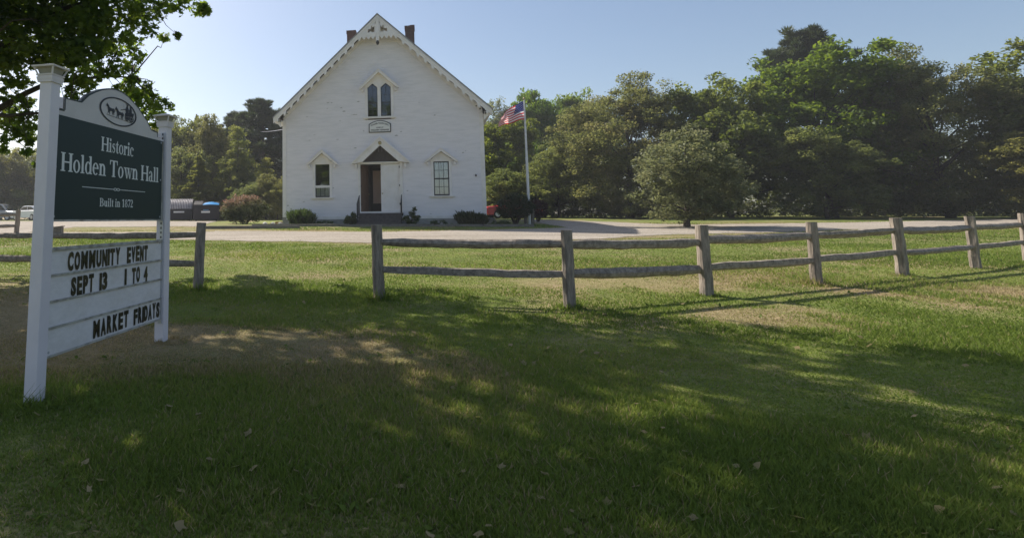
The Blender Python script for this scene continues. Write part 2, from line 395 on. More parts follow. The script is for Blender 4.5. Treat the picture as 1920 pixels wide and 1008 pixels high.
def make_grass(N=620000):
    rg = np.random.default_rng(11)
    D = 2.0*np.exp(rg.uniform(0, 1, N)**.85*math.log(31/2.0))
    X = rg.uniform(-.62, 1.28, N)*D + rg.normal(0, .4, N)
    k = ~in_drive(X, D, -.22+rg.normal(0, .16, N))
    k &= ~((D > 27.5) & (X > -7) & (X < 12) & (rg.uniform(size=N) < .3))
    X, D = X[k], D[k]
    PX = np.array([(.865, 8.92), (3.40, 8.19), (5.85, 9.05), (8.3, 10.0), (10.75, 11.0), (-2.08, 10.02), (-5.3, 11.25), (-2.08, 4.62), (-1.62, 6.5)])
    pi = rg.integers(0, len(PX), 2600); an = rg.uniform(0, 6.283, 2600); rd = .09+np.abs(rg.normal(0, .07, 2600))
    nt = 2600; X = np.concatenate([X, PX[pi,0]+np.cos(an)*rd]); D = np.concatenate([D, PX[pi,1]+np.sin(an)*rd]); n = len(X)
    Z = np.interp(D, TY, TZ)
    dry = dryness(X, D)
    patch = np.clip((wob(X*1.1+3, D*1.3+1)+.15)*.55+.18*wob(X*4+1, D*4.3), 0, 1)
    tint = np.clip(.18 + .34*patch + .55*dry + rg.normal(0, .12, n), 0, 1)
    straw = rg.uniform(size=n) < (.035 + .42*dry + .14*np.clip(wob(X*.7-4, D*.8)-.2, 0, 1))
    tint = np.where(straw, rg.uniform(.72, 1, n), tint)
    h = rg.uniform(.010, .030, n)*(1+D*.012)*np.where(dry > .5, .5, 1)*(1+1.0*np.clip(wob(X*2.1, D*2.3), -.4, 1))
    h[-nt:] *= rg.uniform(1.5, 4.2, nt)
    w = rg.uniform(.0020, .0036, n)*(1+D/4.2)
    a = rg.uniform(0, 6.283, n); lean = rg.normal(0, .55, (n, 2))*h[:,None]
    c, s = np.cos(a)*w, np.sin(a)*w
    V = np.empty((n, 3, 3), np.float32)
    V[:,0] = np.stack([X-c, D-s, Z-.004], 1); V[:,1] = np.stack([X+c, D+s, Z-.004], 1)
    V[:,2] = np.stack([X+lean[:,0], D+lean[:,1], Z+h], 1)
    return fast_mesh('grass', V.reshape(-1, 3), 3, n, np.repeat(tint, 3), m_grass)
def fast_mesh(name, V, k, n, tint, mat, smooth=False):
    me = bpy.data.meshes.new(name)
    me.vertices.add(n*k); me.vertices.foreach_set('co', np.ascontiguousarray(V, np.float32).ravel())
    me.loops.add(n*k); me.loops.foreach_set('vertex_index', np.arange(n*k, dtype=np.int32))
    me.polygons.add(n); me.polygons.foreach_set('loop_start', (np.arange(n)*k).astype(np.int32)); me.polygons.foreach_set('loop_total', np.full(n, k, np.int32))
    at_ = me.attributes.new('tint', 'FLOAT', 'POINT'); at_.data.foreach_set('value', np.ascontiguousarray(tint, np.float32))
    me.materials.append(mat); me.update(calc_edges=True)
    return me
gme = make_grass()
go = bpy.data.objects.new('grass', gme); COL.objects.link(go); tag(go, 'mown lawn grass with dry straw patches in front of hall', 'grass', kind='stuff')

def fallen():
    rg = np.random.default_rng(19); n = 260; D = 2.4*np.exp(rg.uniform(0, 1, n)*math.log(6)); X = rg.uniform(-.6, 1.25, n)*D; Z = np.interp(D, TY, TZ)+.03
    S = np.array([(0,-.5),(.3,-.2),(.42,.1),(.12,.2),(0,.55),(-.12,.2),(-.42,.1),(-.3,-.2)]); a = rg.uniform(0, 6.28, n); sz = rg.uniform(.03, .075, n)
    V = np.empty((n, 8, 3)); tl = rg.normal(0, .35, (n, 2))
    for k, (u, v) in enumerate(S):
        x = (u*np.cos(a)-v*np.sin(a))*sz; y = (u*np.sin(a)+v*np.cos(a))*sz; V[:,k] = np.stack([X+x, D+y, Z+tl[:,0]*x+tl[:,1]*y], 1)
    me = fast_mesh('fallen_leaves', V.reshape(-1, 3), 8, n, np.repeat(rg.uniform(.7, 1, n), 8), m_grass)
    o = bpy.data.objects.new('fallen_leaves', me); COL.objects.link(o); tag(o, 'dry fallen leaves scattered over the lawn', 'leaves', kind='stuff')
fallen()
def weeds():
    rg = np.random.default_rng(23); n = 420; D = 2.2*np.exp(rg.uniform(0, 1, n)*math.log(7)); X = rg.uniform(-.6, 1.25, n)*D
    k = 7; Xc = np.repeat(X, k)+rg.normal(0, .035, n*k); Dc = np.repeat(D, k)+rg.normal(0, .035, n*k); a = rg.uniform(0, 6.28, n*k); sz = rg.uniform(.02, .05, n*k)
    Z = np.interp(Dc, TY, TZ)+rg.uniform(.012, .035, n*k); S = np.array([(0,-.5),(.26,-.15),(.2,.25),(0,.5),(-.2,.25),(-.26,-.15)]); tl = rg.normal(0, .5, (n*k, 2)); V = np.empty((n*k, 6, 3))
    for j, (u, v) in enumerate(S):
        x = (u*np.cos(a)-v*np.sin(a))*sz; y = (u*np.sin(a)+v*np.cos(a))*sz; V[:,j] = np.stack([Xc+x, Dc+y, Z+tl[:,0]*x+tl[:,1]*y], 1)
    me = fast_mesh('lawn_weeds', V.reshape(-1, 3), 6, n*k, np.repeat(rg.uniform(0, .3, n*k), 6), m_grass)
    o = bpy.data.objects.new('lawn_weeds', me); COL.objects.link(o); tag(o, 'broad leaved weeds and clover dotted through the lawn', 'weeds', kind='stuff')
weeds()
# ------------------------------------------------------------------ the town hall
TAU = R(10.5)
hall = empty('town_hall', (3.32, 32.0, 0), -TAU, 'white clapboard town hall with steep gable and double door', 'building')
HW = 5.5
ZG, ZS = 1.20, 1.68                       # ground, bottom of siding
def roofz(u): return 12.87 - .9356*abs(u)  # outer roof line
DEPTH = 15.0
WINS = {'L': (-3.245, .405, 2.785, 4.59, 5.39), 'R': (3.24, .405, 2.785, 4.59, 5.30)}
holes = [(-3.245-.53, -3.245+.53, 2.66, 4.75), (3.24-.53, 3.24+.53, 2.66, 4.75), (-1.24, 1.17, 1.60, 4.75), (-.80, .78, 7.02, 9.04)]
mb = MB(); PIT = .104
z = ZS
rs = random.Random(3)
while z < 12.3:
    zt = z + PIT
    lim = min(HW-.02, (12.87-.28-z)/.9356)
    lim2 = min(HW-.02, max(0, (12.87-.28-zt-.02)/.9356))
    segs = [(-lim, lim)]
    for a, b, c, d in holes:
        if zt > c and z < d:
            ns_ = []
            for s0, s1 in segs:
                if b <= s0 or a >= s1: ns_.append((s0, s1)); continue
                if a > s0: ns_.append((s0, a))
                if b < s1: ns_.append((b, s1))
            segs = ns_
    for s0, s1 in segs:
        t0 = max(s0, -lim2) if s0 == -lim else s0; t1 = min(s1, lim2) if s1 == lim else s1
        if t1-t0 < .01 or s1-s0 < .02: continue
        cuts = [s0]                          # butt joints
        while s1-cuts[-1] > 3.2: cuts.append(cuts[-1]+rs.uniform(1.6, 3.1))
        cuts.append(s1)
        for q in range(len(cuts)-1):
            a, b = cuts[q]+(.0015 if q else 0), cuts[q+1]
            ta, tb = (t0 if q == 0 else a), (t1 if q == len(cuts)-2 else b)
            o_ = rs.uniform(-.002, .002)
            mb.add([(a,-.034+o_,z),(b,-.034+o_,z),(b,.03,z),(a,.03,z),(ta,-.005,zt+.012),(tb,-.005,zt+.012),(tb,.03,zt+.012),(ta,.03,zt+.012)],
                   [(0,3,2,1),(4,5,6,7),(0,1,5,4),(1,2,6,5),(2,3,7,6),(3,0,4,7)])
    z = zt
mb.build('clapboard_siding', m_siding, hall, kind='stuff')
# bare wood flecks where paint has gone
mb = MB()
chips = [(615,191),(622,191),(614,204),(660,216),(664,215),(668,215),(645,208),(682,246),(590,251),(638,226),(581,262),(633,262),(666,276),(625,352),(610,353),(672,189),(752,245),(743,252),(815,214),(786,191),(855,283),(873,283),(868,284),(764,357),(570,377),(540,384),(808,401),(535,329),(576,219),(640,200),(703,165)]
c_, s_ = math.cos(TAU), math.sin(TAU)
nf = np.array([-s_, -c_, 0]); uf = np.array([c_, -s_, 0]); O3 = np.array([3.32, 32., 0])
for i, (px, py) in enumerate(chips):
    v = FW + RT*(px-600)/1100 + UP*(297.5-py)/1100
    t = ((O3-EYE) @ nf)/(v @ nf); P = EYE + v*t; u_ = (P-O3) @ uf; zz = P[2]
    row = math.floor((zz-ZS)/PIT); zb = ZS + row*PIT
    ln = rs.uniform(.03, .10); h = rs.uniform(.02, .055); f0 = .2
    y0 = -.0305
    pts = [(u_-ln, zb+.012), (u_-ln*.4, zb+.006), (u_+ln*.7, zb+.010), (u_+ln, zb+h*.5), (u_+ln*.3, zb+h), (u_-ln*.6, zb+h*.8)]
    mb.add([(x, -.0385+(q-zb)/PIT*.027, q) for x, q in pts], [tuple(range(6))])
mb.build('paint_chip', m_chip, hall, kind='stuff')
# other walls
for nm, a in (('wall', (-HW, -HW+.15)), ('wall', (HW-.15, HW))):
    mb = MB(); mb.box(a[0], a[1], .035, DEPTH, ZS, 7.35); mb.build(nm, m_siding, hall)
mb = MB(); mb.prism([(-HW+.16, ZS), (HW-.16, ZS), (HW-.16, 7.4), (0, 12.4), (-HW+.16, 7.4)], DEPTH-.15, DEPTH-.01); mb.build('wall', m_siding, hall)
mb = MB(); mb.box(-HW-.03, HW+.03, -.035, .12, ZG-.4, ZS-.004); mb.box(-HW-.03, -HW+.2, .121, DEPTH, ZG-.4, ZS-.004); mb.box(HW-.2, HW+.03, .121, DEPTH, ZG-.4, ZS-.004)
mb.build('foundation', m_found, hall)
mb = MB(); mb.box(-HW+.2, HW-.2, .13, DEPTH-.2, 1.80, 1.94); mb.build('floor', m_hallfloor, hall)
mb = MB(); mb.box(-HW+.16, HW-.16, .04, DEPTH-.2, 6.0, 6.1); mb.build('ceiling', m_hall, hall)
mb = MB(); mb.box(-HW+.16, HW-.16, 1.75, 1.85, 1.945, 5.99); mb.build('partition_wall', m_interior, hall)
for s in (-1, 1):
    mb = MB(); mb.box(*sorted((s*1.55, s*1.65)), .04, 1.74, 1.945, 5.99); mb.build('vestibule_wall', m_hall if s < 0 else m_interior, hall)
mb = MB(); mb.box(-.60, .05, 1.69, 1.735, 2.42, 4.30); mb.build('inner_door', m_tan, hall)
mb = MB(); mb.box(-.76, -.61, 1.68, 1.742, 1.95, 4.45); mb.box(.06, .2, 1.68, 1.742, 1.95, 4.45); mb.box(-.609, .059, 1.68, 1.742, 4.31, 4.45); mb.box(-.609, .059, 1.70, 1.742, 1.95, 2.41); mb.build('inner_door_frame', m_darkwood, hall)
for s in (-1, 1):   # corner boards
    mb = MB(); mb.box(*sorted((s*(HW-.19), s*(HW+.02))), -.045, .034, ZS, 7.15); mb.build('corner_board', m_white, hall)
mb = MB(); mb.box(-HW+.2, HW-.2, -.05, -.027, ZS-.14, ZS+.02); mb.build('water_table', m_white, hall)
# frieze boards below the rake
for s in (-1, 1):
    mb = MB(); q = .36; mb.prism([(s*.02, 12.87-q), (s*5.45, roofz(5.45)-q), (s*5.45, roofz(5.45)-q-.26), (s*.02, 12.87-q-.26)], -.06, -.031); mb.build('frieze_board', m_white, hall)
# roof slabs
for s in (-1, 1):
    mb = MB(); e = 5.98
    mb.prism([(0, 12.87), (s*e, roofz(e)), (s*e, roofz(e)-.05), (0, 12.82)], -.56, DEPTH+.5); ro = mb.build('roof', m_roof, hall)
    mb = MB(); mb.prism([(0, 12.815), (s*5.93, roofz(5.93)-.055), (s*5.93, roofz(5.93)-.13), (0, 12.74)], -.50, DEPTH+.45); mb.build('roof_deck', m_white, hall)
    # eave: boxed soffit and fascia, with the return at the front
    mb = MB(); mb.box(*sorted((s*(HW+.021), s*5.90)), -.42, DEPTH, 7.04, 7.12); mb.box(*sorted((s*5.84, s*5.95)), -.47, DEPTH, 7.121, 7.30); mb.build('eave', m_white, hall)
    mb = MB(); mb.prism([(s*5.52, 7.035), (s*5.90, 7.035), (s*5.86, 6.95), (s*5.68, 6.88), (s*5.56, 6.72), (s*5.52, 6.72)], -.40, -.28); mb.build('eave_bracket', m_white, hall, fix=True)
# scalloped bargeboards
for s in (-1, 1):
    mb = MB(); w = .26
    top = [(0, 12.735), (s*5.93, roofz(5.93)-.135)]
    low = []
    n = 15; u0, u1 = .02, 5.85
    for i in range(n):
        a = u0 + (u1-u0)*i/n; b = u0 + (u1-u0)*(i+1)/n
        for f, d in ((.04, 0), (.30, .02), (.34, .14), (.5, .19), (.66, .14), (.70, .02)):
            uu = a + (b-a)*f; low.append((s*uu, roofz(uu)-.135-w-d))
    low.append((s*5.93, roofz(5.93)-.135-w))
    # build as quads between top edge and lower edge so that the polygon stays clean
    full = [(0.0, 12.735-w)] + low
    vs = []; fs = []
    for (x, zz) in full:
        zt = 12.735-.9356*abs(x)
        vs += [(x, -.535, zt), (x, -.535, zz), (x, -.495, zt), (x, -.495, zz)]
    for i in range(len(full)-1):
        k = i*4; fs += [(k, k+1, k+5, k+4), (k+2, k+6, k+7, k+3), (k+1, k+3, k+7, k+5), (k, k+4, k+6, k+2)]
    fs += [(0, 2, 3, 1), (k+4, k+5, k+7, k+6)]
    mb.add(vs, fs); bb = mb.build('bargeboard', m_white, hall, fix=True)
    mb = MB(); mb.prism([(0, 12.73), (s*5.93, roofz(5.93)-.14), (s*5.93, roofz(5.93)-.24), (0, 12.63)], -.556, -.537); mb.build('crown_moulding', m_white, bb)
    # pierced foot of the bargeboard
    mb = MB()
    for (x, zz, r) in ((5.60, 7.03, .045), (5.50, 7.14, .045), (5.60, 7.14, .045), (5.50, 7.03, .045), (5.33, 7.27, .05), (5.14, 7.43, .04)):
        ring = [(s*x+r*math.cos(t*.785), zz+r*math.sin(t*.785)) for t in range(8)]
        mb.add([(a, -.5385, b) for a, b in ring], [tuple(range(8))[::-1]])
    mb.build('pierced_cross', m_darkwood, bb, fix=True, kind='stuff')
# truss in the peak
tr_ = MB(); tr_.box(-.09, .09, -.575, -.558, 11.30, 12.55); tr_.box(-.09, .09, -.557, -.49, 11.30, 12.15); tr_.build('king_post', m_white, hall)
mb = MB()
lo_ = []
nn = 9
for i in range(nn):
    a = -1.12 + 2.24*i/nn; b = -1.12 + 2.24*(i+1)/nn
    lo_ += [(a+.001, 11.56), (a+(b-a)*.25, 11.47), ((a+b)/2, 11.39), (a+(b-a)*.75, 11.47)]
lo_.append((1.12, 11.56))
vs = []; fs = []
for x, zz in lo_: vs += [(x, -.55, 11.76), (x, -.55, zz), (x, -.51, 11.76), (x, -.51, zz)]
for i in range(len(lo_)-1):
    k = i*4; fs += [(k, k+1, k+5, k+4), (k+2, k+6, k+7, k+3), (k+1, k+3, k+7, k+5), (k, k+4, k+6, k+2)]
fs += [(0, 2, 3, 1), (k+4, k+5, k+7, k+6)]
mb.add(vs, fs); mb.build('collar_beam', m_white, hall, fix=True)
for s in (-1, 1):   # fretwork: a plate with a trefoil opening, shown by the strips round it
    mb = MB()
    mb.prism([(s*.091, 12.30), (s*.16, 12.24), (s*.16, 11.762), (s*.091, 11.762)], -.54, -.50)
    mb.prism([(s*.161, 11.762), (s*1.0, 11.762), (s*.80, 11.80), (s*.46, 11.79), (s*.38, 11.86), (s*.30, 11.79), (s*.161, 11.79)], -.54, -.50)
    mb.prism([(s*.36, 12.14), (s*.34, 12.02), (s*.40, 11.97), (s*.50, 12.0)], -.54, -.50)
    mb.build('gable_fretwork', m_white, hall, fix=True)
mb = MB(); mb.prism([(-1.1, 11.70), (1.1, 11.70), (0, 12.6)], -.06, -.031); mb.build('gable_backing_board', m_siding, hall)  # plain board behind the truss, same colour as the siding
mb = MB(); mb.lathe([(.02, 11.05), (.06, 11.10), (.085, 11.17), (.085, 11.24), (.05, 11.27), (.05, 11.298)], (0, -.53, 0), 12); mb.build('drop_pendant', m_iron, hall, smooth=False)
# chimneys, laid in brick courses
for (x0, x1, y0, y1, zt) in ((-2.30, -1.75, 3.9, 4.5, 13.46), (1.36, 1.92, 3.9, 4.5, 13.46)):
    g = MB(); zb = roofz(max(abs(x0), abs(x1)))-.3; zz = zb; k = 0
    base = MB(); base.box(x0+.012, x1-.012, y0+.012, y1-.012, zb, zt-.01); ch = base.build('chimney', m_mortar, hall)
    while zz < zt-.02:
        out = .03 if zz > zt-.24 else 0
        for side in range(4):
            L = (x1-x0+2*out) if side % 2 == 0 else (y1-y0+2*out); nb = 3; o_ = (.5 if k % 2 else 0)
            for q in range(nb):
                a = L*(q)/nb+.006; b = L*(q+1)/nb-.006
                if o_: a = max(.0, a-L/nb*.5*0); 
                if side == 0: g.box(x0-out+a, x0-out+b, y0-out, y0+.08, zz, zz+.062)
                if side == 2: g.box(x0-out+a, x0-out+b, y1-.08, y1+out, zz, zz+.062)
                if side == 1: g.box(x1-.08, x1+out, y0-out+a+.001, y0-out+b-.001, zz+.001, zz+.061)
                if side == 3: g.box(x0-out, x0+.08, y0-out+a+.001, y0-out+b-.001, zz+.001, zz+.061)
        zz += .074; k += 1
    if x0 > 0: g.box(x0+.30, x1+.02, y0, y1, zt-.005, zt+.075)
    g.build('brick_courses', m_brick, ch, kind='stuff')

def hood(parent, c, zt, zap, half, wd=.15, proj_=.22, yb=-.03, tymp=True):
    """two sloping hood boards over an opening, with a flat tympanum"""
    zl = zt
    sl = (zap-zl)/half
    if tymp:
        ty = MB(); i = half-.22
        ty.prism([(c-i, zl+.02), (c+i, zl+.02), (c, zl+.02+i*sl-.02)], yb-.025, yb-.001); ty.build('tympanum', m_white, parent)
    for s in (-1, 1):
        h = MB(); h.prism([(c+s*.0005, zap), (c+s*half, zl), (c+s*half, zl-.05), (c+s*(half-.09), zl-.05), (c+s*.0005, zap-wd-.02)], yb-proj_, yb-.002)
        hb = h.build('hood_board', m_white, parent, fix=True)
        h = MB(); h.prism([(c+s*.0005, zap+.018), (c+s*(half+.03), zl+.018-.03*sl), (c+s*(half+.03), zl-.01-.03*sl), (c+s*.0005, zap-.005)], yb-proj_-.03, yb-proj_-.001)
        h.build('hood_moulding', m_white, hb, fix=True)
        h = MB(); h.box(c+s*(half-.16)-.05, c+s*(half-.16)+.05, yb-.16, yb-.003, zl-.20, zl-.055); h.build('hood_bracket', m_white, hb)

def pane(parent, x0, x1, z0, z1, y, mat=None):
    g = MB(); g.box(x0, x1, y, y+.004, z0, z1); return g.build('pane', mat or m_glass, parent)

def casing(parent, c, half, z0, z1, w=.135):
    for s in (-1, 1):
        g = MB(); g.box(*sorted((c+s*(half+.0), c+s*(half+w))), -.05, .09, z0-.03, z1+w); g.build('casing', m_white, parent)
    g = MB(); g.box(c-half, c+half, -.048, .09, z1, z1+w); g.build('casing', m_white, parent)
    g = MB(); g.box(c-half-w-.12, c+half+w+.12, -.14, .088, z0-.085, z0-.031); g.build('sill', m_white, parent)
    g = MB(); g.box(c-half-w-.05, c+half+w+.05, -.055, -.02, z0-.16, z0-.087); g.build('apron', m_white, parent)

def sash(parent, c, half, z0, z1, y, cols, rows, glass=None, bar=.022, frame=.045):
    g = MB()
    g.box(c-half, c-half+frame, y, y+.04, z0, z1); g.box(c+half-frame, c+half, y, y+.04, z0, z1)
    g.box(c-half+frame, c+half-frame, y, y+.04, z0, z0+frame); g.box(c-half+frame, c+half-frame, y, y+.04, z1-frame, z1)
    s = g.build('sash', m_sash, parent)
    iw, ih = 2*(half-frame), (z1-z0-2*frame); xs_ = c-half+frame; zs_ = z0+frame
    b = MB()
    for i in range(1, cols): b.box(xs_+iw*i/cols-bar/2, xs_+iw*i/cols+bar/2, y+.006, y+.034, zs_, zs_+ih)
    for j in range(1, rows): b.box(xs_, xs_+iw, y+.008, y+.032, zs_+ih*j/rows-bar/2, zs_+ih*j/rows+bar/2)
    b.build('muntin', m_sash, s)
    for i in range(cols):
        for j in range(rows):
            pane(s, xs_+iw*i/cols+bar/2, xs_+iw*(i+1)/cols-bar/2, zs_+ih*j/rows+bar/2, zs_+ih*(j+1)/rows-bar/2, y+.016, glass)
    return s

# ground-floor windows: parts of the hall
for key, (c, hf, z0, z1, za) in WINS.items():
    w = empty('window', (0, 0, 0)); w.parent = hall
    casing(w, c, hf, z0, z1); hood(w, c, 4.60, za, .87)
    if key == 'R':
        zm = (z0+z1)/2-.02
        sash(w, c, hf-.002, zm-.02, z1-.003, .0, 3, 2); sash(w, c, hf-.002, z0+.002, zm+.02, .045, 3, 2)
        for s in (-1, 1):       # curtains
            g = MB(); vs = []; N_ = 26
            for i in range(N_):
                x = c + s*(.05+.36*i/(N_-1)); yy = .14+.025*math.sin(i*1.9)
                vs += [(x, yy, z0), (x, yy, z1)]
            g.add(vs, [(2*i, 2*i+2, 2*i+3, 2*i+1) for i in range(N_-1)]); g.build('curtain', m_curtain, w)
        g = MB(); g.box(c-.42, c+.42, .2, .22, z0, z1-.5); g.build('blind', m_curtain, w)
    else:
        zs_ = 3.40
        sash(w, c, hf-.002, z0+.002, zs_, .045, 3, 1)
        g = MB(); g.box(c-hf+.003, c+hf-.003, .0, .044, zs_-.11, zs_+.02); g.build('dropped_rail', m_white, w)
        g = MB(); g.box(c-.38, c+.38, .12, .13, z0, zs_-.02); g.build('half_curtain', m_curtain, w)
        pane(w, c-hf+.01, c+hf-.01, zs_+.03, z1-.01, .075)
# upper pair of pointed windows
w = empty('window', (0, 0, 0)); w.parent = hall
zb, zsft, zap = 7.16, 8.79, 9.02
g = MB()
g.box(-.80, -.655, -.05, .09, 7.02, 8.80); g.box(.63, .78, -.05, .09, 7.02, 8.80); g.box(-.105, .075, -.05, .09, 7.161, 8.80)
for x0, x1 in ((-.655, -.105), (.075, .63)):
    xm = (x0+x1)/2
    g.prism([(x0, 8.80), (xm, 9.03), (x0, 9.03)], -.05, .09); g.prism([(x1, 8.80), (x1, 9.03), (xm, 9.03)], -.05, .09)
g.box(-.80, x0-.18, -.05, .09, 8.801, 9.03) if False else None
g.build('casing', m_white, w)
for a_, b_ in ((-.80, -.656), (.631, .78), (-.104, .074)):
    g = MB(); g.box(a_, b_, -.05, .09, 8.801, 9.03); g.build('casing', m_white, w)
g = MB(); g.prism([(-.80, 9.031), (.78, 9.031), (.62, 9.2), (-.01, 9.72), (-.64, 9.2)], -.05, -.012); g.build('tympanum', m_white, w)
g = MB(); g.box(-.92, .90, -.13, .09, 7.06, 7.155); g.build('sill', m_white, w)
for x0, x1 in ((-.654, -.106), (.076, .629)):
    c = (x0+x1)/2; hf = (x1-x0)/2
    zm = 7.93
    s1_ = sash(w, c, hf, zb, zm+.03, .03, 2, 2, m_glassup, .02, .035)
    g = MB(); g.box(x0, x0+.035, 0, .029, zm, 8.79); g.box(x1-.035, x1, 0, .029, zm, 8.79); g.box(x0+.035, x1-.035, 0, .029, zm, zm+.045)
    g.prism([(x0, 8.79), (c, 9.02), (c, 8.975), (x0+.035, 8.775)], 0, .029); g.prism([(x1, 8.79), (x1-.035, 8.775), (c, 8.975), (c, 9.02)], 0, .029)
    s2_ = g.build('sash', m_sash, w, fix=True)
    g = MB(); g.box(c-.01, c+.01, .004, .025, zm+.045, 8.96); g.box(x0+.035, x1-.035, .005, .024, 8.36, 8.38); g.build('muntin', m_sash, s2_)
    for sg_ in (-1, 1):
        for (za_, zb_) in ((zm+.046, 8.359), (8.381, 8.79)):
            xa, xb = sorted((c+sg_*.0105, c+sg_*(hf-.036))); pane(s2_, xa, xb, za_, zb_, .012, m_glassup)
    g = MB(); g.prism([(x0+.036, 8.791), (x1-.036, 8.791), (c, 8.97)], .012, .016); g.build('pane', m_glassup, s2_)
g = MB()
hood(w, -.01, 8.76, 9.79, 1.08, .16, .26, tymp=False)
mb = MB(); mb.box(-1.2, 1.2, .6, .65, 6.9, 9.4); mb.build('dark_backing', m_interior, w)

# doorway
d = empty('doorway', (0, 0, 0)); d.parent = hall
g = MB(); g.box(-1.25, -1.12, -.06, .12, 1.90, 4.60); g.box(1.03, 1.18, -.06, .12, 1.90, 4.60); g.box(-1.119, 1.029, -.06, .12, 4.53, 4.60); g.build('casing', m_white, d)
g = MB(); g.box(-1.25, 1.18, -.16, .3, 1.86, 1.947); g.build('threshold', m_white, d)
# pediment over the door
za, hf = 6.02, 1.575
for s in (-1, 1):
    g = MB(); g.prism([(s*.0005, za-.03), (s*hf, 4.60), (s*(hf-.06), 4.555), (s*1.20, 4.602), (s*.98, 4.645), (s*.0005, 5.53)], -.30, -.028); q = g.build('pediment_board', m_white, d, fix=True)
    g = MB(); g.prism([(s*.0005, za+.02), (s*(hf+.06), 4.565), (s*(hf+.04), 4.50), (s*.0005, za-.09)], -.36, -.302); g.build('pediment_moulding', m_white, q, fix=True)
    g = MB(); g.box(*sorted((s*(hf-.30), s*(hf-.20))), -.24, -.03, 4.32, 4.55); g.build('pediment_bracket', m_white, q)
nb = 11
for i in range(nb):
    a = -1.0+2.0*i/nb; b = -1.0+2.0*(i+1)/nb
    def zt(x): return 5.56-(5.56-4.645)*abs(x)/1.0
    pts = [(a+.004, 4.642), (b-.004, 4.642), (b-.004, max(zt(b-.004), 4.645))]
    if a < 0 < b: pts.append((0, 5.56))
    pts.append((a+.004, max(zt(a+.004), 4.646)))
    g = MB(); g.prism(pts, -.10, -.07); g.build('board', m_darkwood, d)
g = MB(); g.box(-.93, .93, -.065, -.04, 4.62, 5.2); g.build('board_backing', m_black, d)
g = MB(); g.box(-1.2, 1.18, -.13, -.061, 4.601, 4.64); g.build('lintel', m_white, d)
g = MB(); g.lathe([(.02, -.335), (.07, -.335), (.10, -.32), (.10, -.302)], (0, 0, 5.66), 14, 'y'); g.build('medallion', m_brass, d, fix=True)
def leaf_door(mat, hinge, ang, w, s):
    e = empty('door', (hinge, .03, 0), ang); e.parent = d
    x0, x1 = (0, w) if s > 0 else (-w, 0)
    g = MB(); g.box(x0, x1, 0, .045, 1.955, 4.52); dl = g.build('door_leaf', mat, e)
    for zz0, zz1, cnt in ((2.10, 2.48, 2), (2.60, 2.84, 2), (2.98, 4.36, 2)):
        for i in range(cnt):
            pw = w/cnt; a = x0+pw*i+.09; b = x0+pw*(i+1)-.09
            for yy in ((-.012, -.001), (.046, .057)):
                g = MB(); g.box(a, b, *yy, zz0, zz1); p = g.build('door_panel', mat, e)
                g = MB(); g.box(a+.045, b-.045, *( (-.02, -.0125) if yy[0] < 0 else (.0575, .065)), zz0+.045, zz1-.045); g.build('raised_field', mat, p)
    for zz in (2.3, 3.3, 4.3):
        g = MB(); xh = x1-.02 if s < 0 else x0+.02; g.box(xh-.02, xh+.02, -.028, -.0005, zz, zz+.1); g.build('hinge', m_iron, e)
    g = MB(); xk = x0+.08 if s < 0 else x1-.08; g.lathe([(.012, -.07), (.035, -.065), (.035, -.04), (.012, -.03), (.02, -.0005)], (xk, 0, 2.92), 10, 'y'); g.build('knob', m_brass, e, fix=True)
leaf_door(m_white, 1.025, 0, 1.03, -1)
leaf_door(m_brown, -1.11, R(72), 1.05, 1)
# steps
for i in range(4):
    g = MB(); g.box(-1.18, 1.12, -.165-.34*(i+1), -.16, ZG-.05 if i == 3 else 1.85-.165*(i+1)-.002, 1.85-.165*i); st = g.build('step', m_step, hall, bevel=.012)
for x in (-1.17, 1.11):
    g = MB(); g.tube([(x, -1.35, 1.25), (x, -1.35, 2.35)], .022, 8); g.tube([(x, -.3, 1.8), (x, -.3, 2.80)], .022, 8)
    g.tube([(x, -1.42, 2.30), (x, -1.35, 2.36), (x, -.3, 2.81), (x, -.18, 2.81)], .022, 8)
    for k in range(1, 6):
        t = k/6; g.tube([(x, -1.35+1.05*t, 1.42+.45*t), (x, -1.35+1.05*t, 2.35+.45*t)], .010, 6)
    g.build('handrail', m_iron, hall)
# wall lamp and meter box
g = MB(); g.box(5.01, 5.05, -.12, -.03, 3.82, 3.86); g.lathe([(.02, 3.74), (.045, 3.76), (.03, 3.84)], (5.03, -.12, 0), 10); g.build('wall_lamp', m_iron, hall)

def text_mesh(name, body, h, mat, parent, x0, x1, z, y, extr=.003, bold=0., rot=None):
    """one line of built-in sans lettering fitted between x0 and x1 (local x), standing on z, facing -y"""
    cu = bpy.data.curves.new('tmp', 'FONT'); cu.body = body; cu.extrude = extr; cu.offset = bold; cu.resolution_u = 3
    to = bpy.data.objects.new('tmp', cu); COL.objects.link(to)
    dg = bpy.context.evaluated_depsgraph_get(); me = bpy.data.meshes.new_from_object(to.evaluated_get(dg))
    bpy.data.objects.remove(to); bpy.data.curves.remove(cu)
    co = np.empty(len(me.vertices)*3, np.float32); me.vertices.foreach_get('co', co); co = co.reshape(-1, 3)
    lo, hi = co.min(0), co.max(0)
    out = np.empty_like(co)
    out[:,0] = x0+(co[:,0]-lo[0])/(hi[0]-lo[0])*(x1-x0)
    out[:,2] = z+(co[:,1]-lo[1])/(hi[1]-lo[1])*h
    out[:,1] = y-(co[:,2]-lo[2])
    me.vertices.foreach_set('co', out.ravel()); me.materials.clear(); me.materials.append(mat); me.name = name; me.update()
    o = bpy.data.objects.new(name, me); COL.objects.link(o); o.parent = parent
    return o
